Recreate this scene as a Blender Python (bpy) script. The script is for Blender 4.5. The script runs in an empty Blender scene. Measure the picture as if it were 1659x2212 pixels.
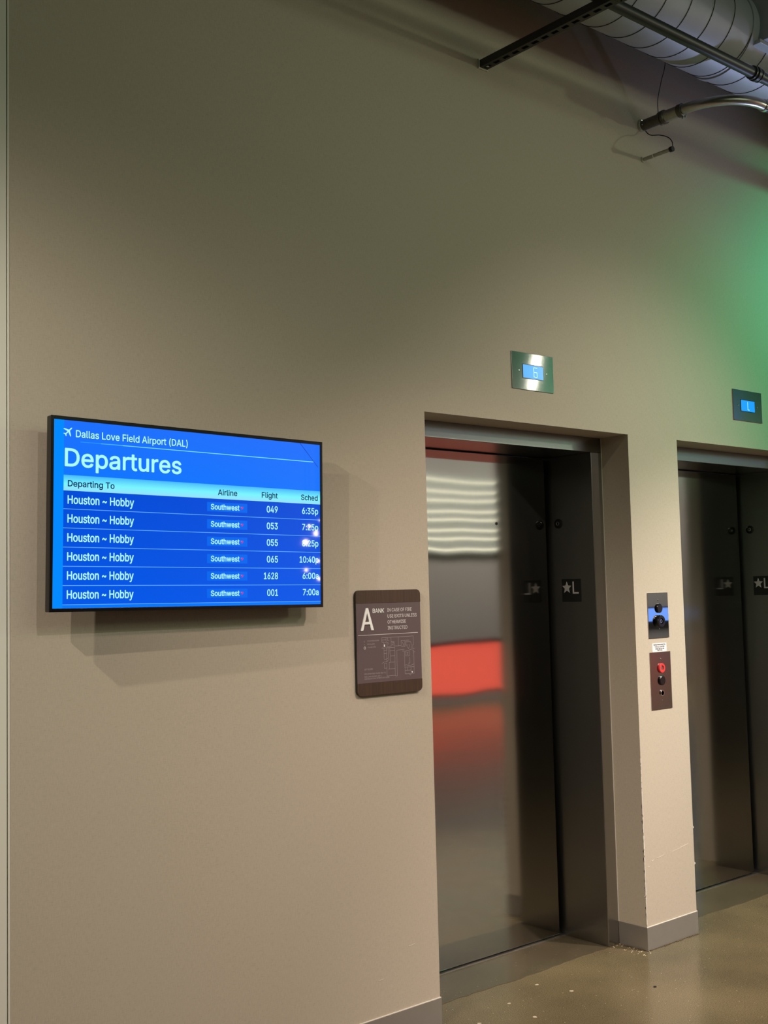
import bpy, math, random
from mathutils import Vector, Matrix
random.seed(7)
C = bpy.context.scene.collection
scn = bpy.context.scene
R = math.radians

# ------------------------------------------------------------------ camera
CAM_F, CAM_YAW, CAM_PITCH, CAM_ROLL = 2481.68, R(40.385), R(4.0326), R(-1.396)
cd = bpy.data.cameras.new('camera'); cam = bpy.data.objects.new('camera', cd); C.objects.link(cam)
cy, sy, cp, sp = math.cos(CAM_YAW), math.sin(CAM_YAW), math.cos(CAM_PITCH), math.sin(CAM_PITCH)
fw = Vector((sy*cp, cy*cp, sp)); rt = Vector((cy, -sy, 0)); up = rt.cross(fw)
c_, s_ = math.cos(CAM_ROLL), math.sin(CAM_ROLL)
rt2 = c_*rt + s_*up; up2 = -s_*rt + c_*up
M = Matrix((rt2, up2, -fw)).transposed().to_4x4(); M.translation = Vector((0, -3.1438, 1.56))
cam.matrix_world = M
cd.sensor_fit = 'VERTICAL'; cd.sensor_height = 24.0; cd.lens = CAM_F/2212*24.0
cd.clip_start = 0.05; cd.clip_end = 100
scn.camera = cam

# ------------------------------------------------------------------ world, exposure, lamps
w = bpy.data.worlds.new('World'); scn.world = w; w.use_nodes = True
w.node_tree.nodes['Background'].inputs[0].default_value = (0.02, 0.02, 0.025, 1)
w.node_tree.nodes['Background'].inputs[1].default_value = 0.3
scn.view_settings.view_transform = 'Standard'; scn.view_settings.look = 'None'
scn.view_settings.exposure = 0.0; scn.view_settings.gamma = 1.0
scn.view_settings.use_curve_mapping = False

def spot(name, loc, aim, power, color, size=60, blend=1.0, radius=0.02):
    l = bpy.data.lights.new(name, 'SPOT'); l.energy = power; l.color = color
    l.spot_size = R(size); l.spot_blend = blend; l.shadow_soft_size = radius
    o = bpy.data.objects.new(name, l); C.objects.link(o); o.location = loc
    d = Vector(aim) - Vector(loc); o.rotation_euler = d.to_track_quat('-Z', 'Y').to_euler()
    return o
WARM = (1.0, 0.88, 0.73)
spot('track_and_fill_lamp', (-1.384, -1.767, 3.899), (2.5, 0, 0.3), 235, (1.0, 0.88, 0.73), 56)
spot('track_and_fill_lamp', (-0.977, -0.929, 3.584), (2.5, 0, 0.3), 215, (1.0, 0.88, 0.73), 56)
spot('track_and_fill_lamp', (7.95, -4.0, 3.58), (3.4, 0, 0.9), 5, (1.0, 0.90, 0.76), 66, radius=0.04)
spot('track_and_fill_lamp', (9.6, -4.2, 3.45), (3.4, 0, 1.6), 22, (1.0, 0.90, 0.76), 56, radius=0.04)  # added twin of the lamp above, for extra fill from the right
spot('track_and_fill_lamp', (5.3, -2.3, 3.6), (4.5, 0, -0.1), 720, (1.0, 0.845, 0.79), 56, radius=0.05)
spot('track_and_fill_lamp', (3.2, -2.6, 3.6), (2.8, 0.0, 0.0), 235, (1.0, 0.77, 0.67), 62, radius=0.08)  # soft fill added for the lower part of the wall
spot('track_and_fill_lamp', (4.6, -3.2, 3.6), (4.0, 0, 1.3), 240, (1.0, 0.87, 0.76), 55)  # added spot, there to lift the pier and the wall beside it
spot('track_and_fill_lamp', (1.2, -3.0, 3.6), (1.2, 0, 0.2), 85, (1.0, 0.93, 0.88), 65)  # added spot that brightens the lower left wall
spot('pale_green_fill_lamp', (8.3, -3.3, 3.6), (3.1, 0, 2.4), 188, (0.90, 1.0, 0.69), 34, radius=0.07)  # fill added for the wall above the first lift
spot('green_wash_lamp', (7.2, -1.6, 3.8), (6.35, 0, 2.8), 260, (0.0, 1.0, 0.42), 80, radius=0.06)
spot('blue_wash_lamp', (6.9, -0.50, 1.0), (4.75, -0.42, 3.86), 210, (0.55, 0.60, 1.0), 26, radius=0.06)
spot('green_wash_lamp', (17.6, -4.5, 2.8), (17.6, -8, 5.0), 500, (0.01, 1.0, 0.5), 60, radius=0.06)
spot('green_wash_lamp', (14.4, -4.5, 2.8), (14.4, -8, 5.1), 1400, (0.01, 1.0, 0.45), 70, blend=0.35, radius=0.06)
def area(name, loc, aim, power, color, sx, sz):
    l = bpy.data.lights.new(name, 'AREA'); l.energy = power; l.color = color; l.shape = 'RECTANGLE'
    l.size = sx; l.size_y = sz
    o = bpy.data.objects.new(name, l); C.objects.link(o); o.location = loc
    d = Vector(aim) - Vector(loc); o.rotation_euler = d.to_track_quat('-Z', 'Y').to_euler()
    return o
area('lobby_fill_light', (13.3, -5.8, 3.75), (13.3, -7.7, 0.6), 430, (1.0, 0.93, 0.86), 9.0, 1.2)  # unseen light added to brighten the far wall in the reflections
area('lobby_fill_light', (3.4, -4.8, 3.9), (3.6, 0, 1.6), 30, (0.80, 0.95, 0.66), 3.0, 1.2)  # broad soft fill added over the lift wall

# ------------------------------------------------------------------ colour and materials
def lin(c):
    return tuple(((v/255)/12.92 if v/255 <= 0.04045 else ((v/255+0.055)/1.055)**2.4) for v in c)
def new_mat(name):
    m = bpy.data.materials.new(name); m.use_nodes = True
    nt = m.node_tree; return m, nt, nt.nodes['Principled BSDF']
def simple(name, col, rough=0.5, metal=0.0, spec=0.5, noise=0.0, nscale=40, bump=0.0, coat=0.0, aniso=0.0):
    m, nt, b = new_mat(name)
    b.inputs['Base Color'].default_value = (*col, 1); b.inputs['Roughness'].default_value = rough
    b.inputs['Metallic'].default_value = metal; b.inputs['Specular IOR Level'].default_value = spec
    b.inputs['Coat Weight'].default_value = coat
    if noise or bump:
        tc = nt.nodes.new('ShaderNodeTexCoord'); n = nt.nodes.new('ShaderNodeTexNoise')
        n.inputs['Scale'].default_value = nscale; n.inputs['Detail'].default_value = 4
        nt.links.new(tc.outputs['Object'], n.inputs['Vector'])
        if noise:
            r = nt.nodes.new('ShaderNodeMapRange'); r.inputs[3].default_value = 1-noise; r.inputs[4].default_value = 1+noise
            nt.links.new(n.outputs[0], r.inputs[0])
            mx = nt.nodes.new('ShaderNodeVectorMath'); mx.operation = 'SCALE'
            mx.inputs[0].default_value = col; nt.links.new(r.outputs[0], mx.inputs['Scale'])
            nt.links.new(mx.outputs[0], b.inputs['Base Color'])
        if bump:
            bp = nt.nodes.new('ShaderNodeBump'); bp.inputs['Strength'].default_value = bump; bp.inputs['Distance'].default_value = 0.002
            nt.links.new(n.outputs[0], bp.inputs['Height']); nt.links.new(bp.outputs[0], b.inputs['Normal'])
    return m
def glow(name, col, strength=1.0, rough=0.25, spec=0.5):
    m, nt, b = new_mat(name)
    b.inputs['Base Color'].default_value = (0.0, 0.0, 0.0, 1); b.inputs['Roughness'].default_value = rough
    b.inputs['Specular IOR Level'].default_value = spec
    b.inputs['Emission Color'].default_value = (*col, 1); b.inputs['Emission Strength'].default_value = strength
    return m
def N(nt, t, **kw):
    n = nt.nodes.new(t)
    for k, v in kw.items():
        if k.startswith('i'): n.inputs[int(k[1:])].default_value = v
        else: setattr(n, k, v)
    return n

# woven vinyl wallcovering: short horizontal slubs crossed by finer vertical threads
def wallpaper(name, base):
    m, nt, b = new_mat(name); L = nt.links.new
    tc = N(nt, 'ShaderNodeTexCoord'); sx = N(nt, 'ShaderNodeSeparateXYZ'); L(tc.outputs['Object'], sx.inputs[0])
    ad = N(nt, 'ShaderNodeMath', operation='ADD'); L(sx.outputs[0], ad.inputs[0]); L(sx.outputs[1], ad.inputs[1])
    def thread(su, sz, det):
        mu = N(nt, 'ShaderNodeMath', operation='MULTIPLY', i1=su); L(ad.outputs[0], mu.inputs[0])
        mz = N(nt, 'ShaderNodeMath', operation='MULTIPLY', i1=sz); L(sx.outputs[2], mz.inputs[0])
        cb = N(nt, 'ShaderNodeCombineXYZ'); L(mu.outputs[0], cb.inputs[0]); L(mz.outputs[0], cb.inputs[1])
        n = N(nt, 'ShaderNodeTexNoise'); n.inputs['Scale'].default_value = 1.0; n.inputs['Detail'].default_value = det
        L(cb.outputs[0], n.inputs['Vector']); return n
    h = thread(55, 420, 2); v = thread(380, 60, 2); big = thread(1.3, 1.3, 3)
    rh = N(nt, 'ShaderNodeMapRange', i1=0.33, i2=0.44, i3=0.0, i4=1.0); L(h.outputs[0], rh.inputs[0])
    rv = N(nt, 'ShaderNodeMapRange', i1=0.3, i2=0.7, i3=0.0, i4=1.0); L(v.outputs[0], rv.inputs[0])
    a1 = N(nt, 'ShaderNodeMath', operation='MULTIPLY_ADD', i1=0.09, i2=0.84); L(rh.outputs[0], a1.inputs[0])
    a2 = N(nt, 'ShaderNodeMath', operation='MULTIPLY_ADD', i1=0.10); L(rv.outputs[0], a2.inputs[0]); L(a1.outputs[0], a2.inputs[2])
    a3 = N(nt, 'ShaderNodeMath', operation='MULTIPLY_ADD', i1=0.06); L(big.outputs[0], a3.inputs[0]); L(a2.outputs[0], a3.inputs[2])
    sc = N(nt, 'ShaderNodeVectorMath', operation='SCALE'); sc.inputs[0].default_value = base; L(a3.outputs[0], sc.inputs['Scale'])
    L(sc.outputs[0], b.inputs['Base Color']); b.inputs['Roughness'].default_value = 0.62
    b.inputs['Specular IOR Level'].default_value = 0.25
    bp = N(nt, 'ShaderNodeBump'); bp.inputs['Strength'].default_value = 0.25; bp.inputs['Distance'].default_value = 0.0008
    L(a2.outputs[0], bp.inputs['Height']); L(bp.outputs[0], b.inputs['Normal'])
    return m
# brushed stainless steel; the uv map's u runs across the brushing so that reflections smear sideways
def steel(name, col, rough, aniso, ripple=0.0, tint=0.04, rot=0.0):
    m, nt, b = new_mat(name); L = nt.links.new
    b.inputs['Metallic'].default_value = 1.0; b.inputs['Roughness'].default_value = rough
    b.inputs['Anisotropic'].default_value = aniso; b.inputs['Anisotropic Rotation'].default_value = rot
    tg = N(nt, 'ShaderNodeTangent', direction_type='UV_MAP', uv_map='UVMap'); L(tg.outputs[0], b.inputs['Tangent'])
    tc = N(nt, 'ShaderNodeTexCoord'); mp = N(nt, 'ShaderNodeMapping'); mp.inputs['Scale'].default_value = (700, 700, 6)
    L(tc.outputs['Object'], mp.inputs[0]); n = N(nt, 'ShaderNodeTexNoise'); n.inputs['Scale'].default_value = 1
    L(mp.outputs[0], n.inputs['Vector'])
    r = N(nt, 'ShaderNodeMapRange', i3=1-tint, i4=1+tint); L(n.outputs[0], r.inputs[0])
    sc = N(nt, 'ShaderNodeVectorMath', operation='SCALE'); sc.inputs[0].default_value = col; L(r.outputs[0], sc.inputs['Scale'])
    L(sc.outputs[0], b.inputs['Base Color'])
    if ripple:
        n2 = N(nt, 'ShaderNodeTexNoise'); n2.inputs['Scale'].default_value = 2.2; n2.inputs['Detail'].default_value = 1
        L(tc.outputs['Object'], n2.inputs['Vector'])
        bp = N(nt, 'ShaderNodeBump'); bp.inputs['Strength'].default_value = 1.0; bp.inputs['Distance'].default_value = ripple
        L(n2.outputs[0], bp.inputs['Height']); L(bp.outputs[0], b.inputs['Normal'])
    return m
# polished concrete with exposed sand and small stones
def concrete(name, base, rough, speck=1.0):
    m, nt, b = new_mat(name); L = nt.links.new
    tc = N(nt, 'ShaderNodeTexCoord')
    n1 = N(nt, 'ShaderNodeTexNoise'); n1.inputs['Scale'].default_value = 2.3; n1.inputs['Detail'].default_value = 6; L(tc.outputs['Object'], n1.inputs['Vector'])
    n2 = N(nt, 'ShaderNodeTexNoise'); n2.inputs['Scale'].default_value = 230; n2.inputs['Detail'].default_value = 3; L(tc.outputs['Object'], n2.inputs['Vector'])
    vo = N(nt, 'ShaderNodeTexVoronoi'); vo.inputs['Scale'].default_value = 75; L(tc.outputs['Object'], vo.inputs['Vector'])
    r1 = N(nt, 'ShaderNodeMapRange', i1=0.3, i2=0.7, i3=0.78, i4=1.2); L(n1.outputs[0], r1.inputs[0])
    r2 = N(nt, 'ShaderNodeMapRange', i1=0.35, i2=0.68, i3=1-0.30*speck, i4=1+0.34*speck); L(n2.outputs[0], r2.inputs[0])
    mm = N(nt, 'ShaderNodeMath', operation='MULTIPLY'); L(r1.outputs[0], mm.inputs[0]); L(r2.outputs[0], mm.inputs[1])
    sc = N(nt, 'ShaderNodeVectorMath', operation='SCALE'); sc.inputs[0].default_value = base; L(mm.outputs[0], sc.inputs['Scale'])
    rs = N(nt, 'ShaderNodeMapRange', i1=0.10, i2=0.16, i3=1.0, i4=0.0); L(vo.outputs['Distance'], rs.inputs[0])
    vc = N(nt, 'ShaderNodeSeparateColor'); L(vo.outputs['Color'], vc.inputs[0])
    rc = N(nt, 'ShaderNodeMath', operation='GREATER_THAN', i1=0.9); L(vc.outputs[0], rc.inputs[0])
    ms = N(nt, 'ShaderNodeMath', operation='MULTIPLY'); L(rs.outputs[0], ms.inputs[0]); L(rc.outputs[0], ms.inputs[1])
    m2 = N(nt, 'ShaderNodeMath', operation='MULTIPLY', i1=speck*0.8); L(ms.outputs[0], m2.inputs[0])
    mx = N(nt, 'ShaderNodeMix', data_type='RGBA'); L(m2.outputs[0], mx.inputs['Factor'])
    L(sc.outputs[0], mx.inputs[6]); mx.inputs[7].default_value = (0.62, 0.55, 0.40, 1)
    L(mx.outputs[2], b.inputs['Base Color'])
    rr = N(nt, 'ShaderNodeMapRange', i3=rough*0.7, i4=rough*1.4); L(n1.outputs[0], rr.inputs[0]); L(rr.outputs[0], b.inputs['Roughness'])
    b.inputs['Specular IOR Level'].default_value = 0.6
    bp = N(nt, 'ShaderNodeBump'); bp.inputs['Strength'].default_value = 0.03; bp.inputs['Distance'].default_value = 0.0004
    L(n2.outputs[0], bp.inputs['Height']); L(bp.outputs[0], b.inputs['Normal'])
    return m

MW = wallpaper('woven_wallcovering', (0.53, 0.462, 0.375))
MPAINT = simple('pale_wall_paint', (0.80, 0.785, 0.70), 0.6, noise=0.03, nscale=3, bump=0.1)
MDARKWALL = simple('lobby_wall_paint', (0.22, 0.21, 0.195), 0.7, noise=0.05, nscale=2)
MCEIL = simple('dark_ceiling_paint', (0.025, 0.025, 0.025), 0.9, noise=0.2, nscale=3)
MFLOOR = concrete('polished_concrete', (0.150, 0.120, 0.065), 0.22)
MFILL = concrete('smooth_infill_concrete', (0.090, 0.074, 0.044), 0.2, 0.4)
MDOOR = steel('brushed_steel_door', (0.45, 0.435, 0.41), 0.07, 1.0, ripple=0.0012)
MFRAME = steel('brushed_steel_frame', (0.42, 0.41, 0.40), 0.27, 0.6)
MHEAD = steel('brushed_steel_frame_dimmed', (0.27, 0.26, 0.255), 0.24, 0.6)  # frame steel in a darker colour, standing in for a dim reflection
MPLATE = steel('brushed_steel_plate', (0.38, 0.38, 0.375), 0.10, 1.0, rot=0.25)
MPLATEH = steel('dark_steel_plate', (0.42, 0.42, 0.43), 0.025, 0.3)
MPLATEF = steel('dark_satin_plate', (0.33, 0.32, 0.31), 0.15, 0.3)
MSILL = simple('aluminium_sill', (0.55, 0.54, 0.5), 0.35, 1.0)
MBASE = simple('grey_metal_base', (0.46, 0.435, 0.42), 0.36, 0.75, noise=0.08, nscale=12)
MCAULK = simple('white_caulk', (0.8, 0.76, 0.68), 0.6, noise=0.05)
MBLACK = simple('matte_black', (0.006, 0.006, 0.006), 0.6, noise=0.1)
MBLK2 = simple('gloss_black_plastic', (0.008, 0.008, 0.009), 0.18, noise=0.1)
MTVB = simple('display_housing_black', (0.004, 0.004, 0.0045), 0.22, noise=0.1, nscale=90)
MCHROME = simple('chrome', (0.75, 0.75, 0.75), 0.15, 1.0, noise=0.03)
MRED = simple('red_ring_plastic', (0.75, 0.05, 0.05), 0.3, noise=0.05)
MWHITE = simple('white_print', (0.97, 0.97, 0.96), 0.5, noise=0.02)
MGREYP = simple('pale_grey_print', (0.70, 0.67, 0.67), 0.5, noise=0.02)
MFAINT = simple('faint_grey_print', (0.46, 0.41, 0.43), 0.5, noise=0.02)
MTAPE = simple('grey_letter_metal', (0.62, 0.60, 0.60), 0.35, 0.3, noise=0.05)
MTAG = simple('tag_black', (0.004, 0.004, 0.004), 0.45, noise=0.1)
MINK = simple('dark_ink', (0.03, 0.03, 0.05), 0.6, noise=0.1)
MDUCT = simple('galvanised_duct', (0.42, 0.435, 0.48), 0.55, 0.30, noise=0.10, nscale=9, bump=0.06)
MSEAM = simple('dark_duct_seam', (0.03, 0.03, 0.03), 0.7, noise=0.1)
MSTRUT = simple('painted_dark_strut', (0.045, 0.042, 0.036), 0.5, 0.3, noise=0.12, nscale=30)
MPIPE = simple('dark_grey_pipe', (0.05, 0.052, 0.055), 0.42, 0.4, noise=0.1, nscale=20)
MCOND = simple('galvanised_conduit', (0.42, 0.40, 0.36), 0.3, 0.85, noise=0.2, nscale=30, bump=0.1)
MCONDD = simple('dark_conduit_nipple', (0.12, 0.11, 0.095), 0.4, 0.7, noise=0.25, nscale=60)
MCABLE = simple('black_cable', (0.008, 0.008, 0.008), 0.6, noise=0.1)
def wood():
    m, nt, b = new_mat('dark_wood_grain'); L = nt.links.new
    tc = N(nt, 'ShaderNodeTexCoord'); mp = N(nt, 'ShaderNodeMapping'); mp.inputs['Scale'].default_value = (420, 40, 9)
    L(tc.outputs['Object'], mp.inputs[0]); n = N(nt, 'ShaderNodeTexNoise'); n.inputs['Scale'].default_value = 1; n.inputs['Detail'].default_value = 3
    L(mp.outputs[0], n.inputs['Vector'])
    mx = N(nt, 'ShaderNodeMix', data_type='RGBA'); L(n.outputs[0], mx.inputs['Factor'])
    mx.inputs[6].default_value = (0.022, 0.010, 0.006, 1); mx.inputs[7].default_value = (0.105, 0.052, 0.032, 1)
    L(mx.outputs[2], b.inputs['Base Color']); b.inputs['Roughness'].default_value = 0.5
    return m
MWOOD = wood()
MSIGN = simple('plum_grey_sign_plate', (0.130, 0.096, 0.106), 0.32, noise=0.05, nscale=20)

# ------------------------------------------------------------------ mesh helpers
class MB:
    def __init__(s): s.v = []; s.f = []
    def add(s, vs, fs):
        o = len(s.v); s.v += [tuple(v) for v in vs]; s.f += [tuple(i+o for i in f) for f in fs]; return s
    def box(s, x0, x1, y0, y1, z0, z1):
        vs = [(x, y, z) for x in (x0, x1) for y in (y0, y1) for z in (z0, z1)]
        return s.add(vs, [(0, 1, 3, 2), (4, 6, 7, 5), (0, 4, 5, 1), (2, 3, 7, 6), (0, 2, 6, 4), (1, 5, 7, 3)])
    def prism(s, pts, y0, y1):            # 2D outline in x,z pushed through y (y0 the front)
        n = len(pts); vs = [(x, y0, z) for x, z in pts] + [(x, y1, z) for x, z in pts]
        a = sum(pts[i][0]*pts[(i+1) % n][1]-pts[(i+1) % n][0]*pts[i][1] for i in range(n))
        fs = [tuple(range(n)), tuple(range(2*n-1, n-1, -1))] + [((i+1) % n, i, i+n, (i+1) % n+n) for i in range(n)]
        if a < 0: fs = [tuple(reversed(f)) for f in fs]
        return s.add(vs, fs)
    def prismz(s, pts, z0, z1):
        n = len(pts); vs = [(x, y, z1) for x, y in pts] + [(x, y, z0) for x, y in pts]
        a = sum(pts[i][0]*pts[(i+1) % n][1]-pts[(i+1) % n][0]*pts[i][1] for i in range(n))
        fs = [tuple(range(n)), tuple(range(2*n-1, n-1, -1))] + [((i+1) % n, i, i+n, (i+1) % n+n) for i in range(n)]
        if a < 0: fs = [tuple(reversed(f)) for f in fs]
        return s.add(vs, fs)
    def tube(s, path, r, n=16, caps=True):
        P = [Vector(p) for p in path]; rr = r if isinstance(r, (list, tuple)) else [r]*len(P)
        T = [(P[min(i+1, len(P)-1)]-P[max(i-1, 0)]).normalized() for i in range(len(P))]
        u = T[0].orthogonal().normalized(); vs = []
        for i, p in enumerate(P):
            if i: u = (u - T[i]*u.dot(T[i])).normalized()
            w_ = T[i].cross(u)
            vs += [p + rr[i]*(math.cos(2*math.pi*k/n)*u + math.sin(2*math.pi*k/n)*w_) for k in range(n)]
        fs = [(i*n+k, i*n+(k+1) % n, (i+1)*n+(k+1) % n, (i+1)*n+k) for i in range(len(P)-1) for k in range(n)]
        if caps: fs += [tuple(range(n-1, -1, -1)), tuple(range((len(P)-1)*n, len(P)*n))]
        return s.add(vs, fs)
    def lathe(s, c, axis, prof, n=24):    # prof: (distance along axis, radius)
        c = Vector(c); a = Vector(axis).normalized()
        return s.tube([c+a*d for d, _ in prof], [max(r, 1e-5) for _, r in prof], n) if False else s._lathe(c, a, prof, n)
    def _lathe(s, c, a, prof, n):
        u = a.orthogonal().normalized(); w_ = a.cross(u); vs = []
        for d, r in prof: vs += [c+a*d+max(r, 1e-5)*(math.cos(2*math.pi*k/n)*u+math.sin(2*math.pi*k/n)*w_) for k in range(n)]
        m = len(prof)
        fs = [(i*n+k, i*n+(k+1) % n, (i+1)*n+(k+1) % n, (i+1)*n+k) for i in range(m-1) for k in range(n)]
        fs += [tuple(range(n-1, -1, -1)), tuple(range((m-1)*n, m*n))]
        return s.add(vs, fs)
    def build(s, name, mat, parent=None, smooth=False, uv=False, bevel=0.0, angle=35):
        me = bpy.data.meshes.new(name); me.from_pydata(s.v, [], s.f); me.update()
        if uv:                            # u across (x or y), v up
            l = me.uv_layers.new(name='UVMap')
            for p in me.polygons:
                nrm = p.normal
                for li in p.loop_indices:
                    co = me.vertices[me.loops[li].vertex_index].co
                    l.data[li].uv = (co.x+co.y, co.z) if abs(nrm.z) < 0.7 else (co.x, co.y)
        if smooth:
            for p in me.polygons: p.use_smooth = True
            me.set_sharp_from_angle(angle=R(angle))
        me.materials.append(mat)
        o = bpy.data.objects.new(name, me); C.objects.link(o)
        if parent is not None: o.parent = parent
        if bevel:
            b = o.modifiers.new('bevel', 'BEVEL'); b.width = bevel; b.segments = 2; b.limit_method = 'ANGLE'; b.angle_limit = R(40)
        return o
def tag(o, label=None, cat=None, group=None, kind=None):
    if label: o['label'] = label
    if cat: o['category'] = cat
    if group: o['group'] = group
    if kind: o['kind'] = kind
    return o
def empty(name, loc, rot=(0, 0, 0)):
    o = bpy.data.objects.new(name, None); C.objects.link(o); o.location = loc; o.rotation_euler = rot
    o.empty_display_size = 0.1; return o
def rrect(x0, x1, z0, z1, r, n=6):
    pts = []
    for cx, cz, a in ((x1-r, z0+r, -90), (x1-r, z1-r, 0), (x0+r, z1-r, 90), (x0+r, z0+r, 180)):
        pts += [(cx+r*math.cos(R(a+90*k/n)), cz+r*math.sin(R(a+90*k/n))) for k in range(n+1)]
    return pts
# lettering: glyph outlines as plain numbers (character code: closed contours x, y, x, y ...), laid out by
# advance width and fitted to a width and a capital height
CAP_UNITS = 203.5
ADVANCE = {32: 75, 40: 109, 41: 109, 44: 75, 48: 181, 49: 181, 50: 181, 51: 181, 52: 181, 53: 181, 54: 181, 55: 181, 56: 181, 57: 181, 58: 75, 65: 192, 66: 182, 67: 204, 68: 201, 69: 167, 70: 164, 71: 208, 72: 207, 73: 120, 75: 187, 76: 157, 77: 251, 78: 209, 79: 213, 80: 178, 82: 180, 83: 179, 84: 179, 85: 207, 86: 192, 87: 274, 88: 190, 89: 189, 97: 156, 98: 170, 99: 158, 100: 170, 101: 162, 103: 170, 104: 164, 105: 67, 108: 76, 110: 164, 111: 166, 112: 170, 114: 104, 115: 146, 116: 91, 117: 164, 118: 156, 119: 227, 121: 156, 126: 181}
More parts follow.
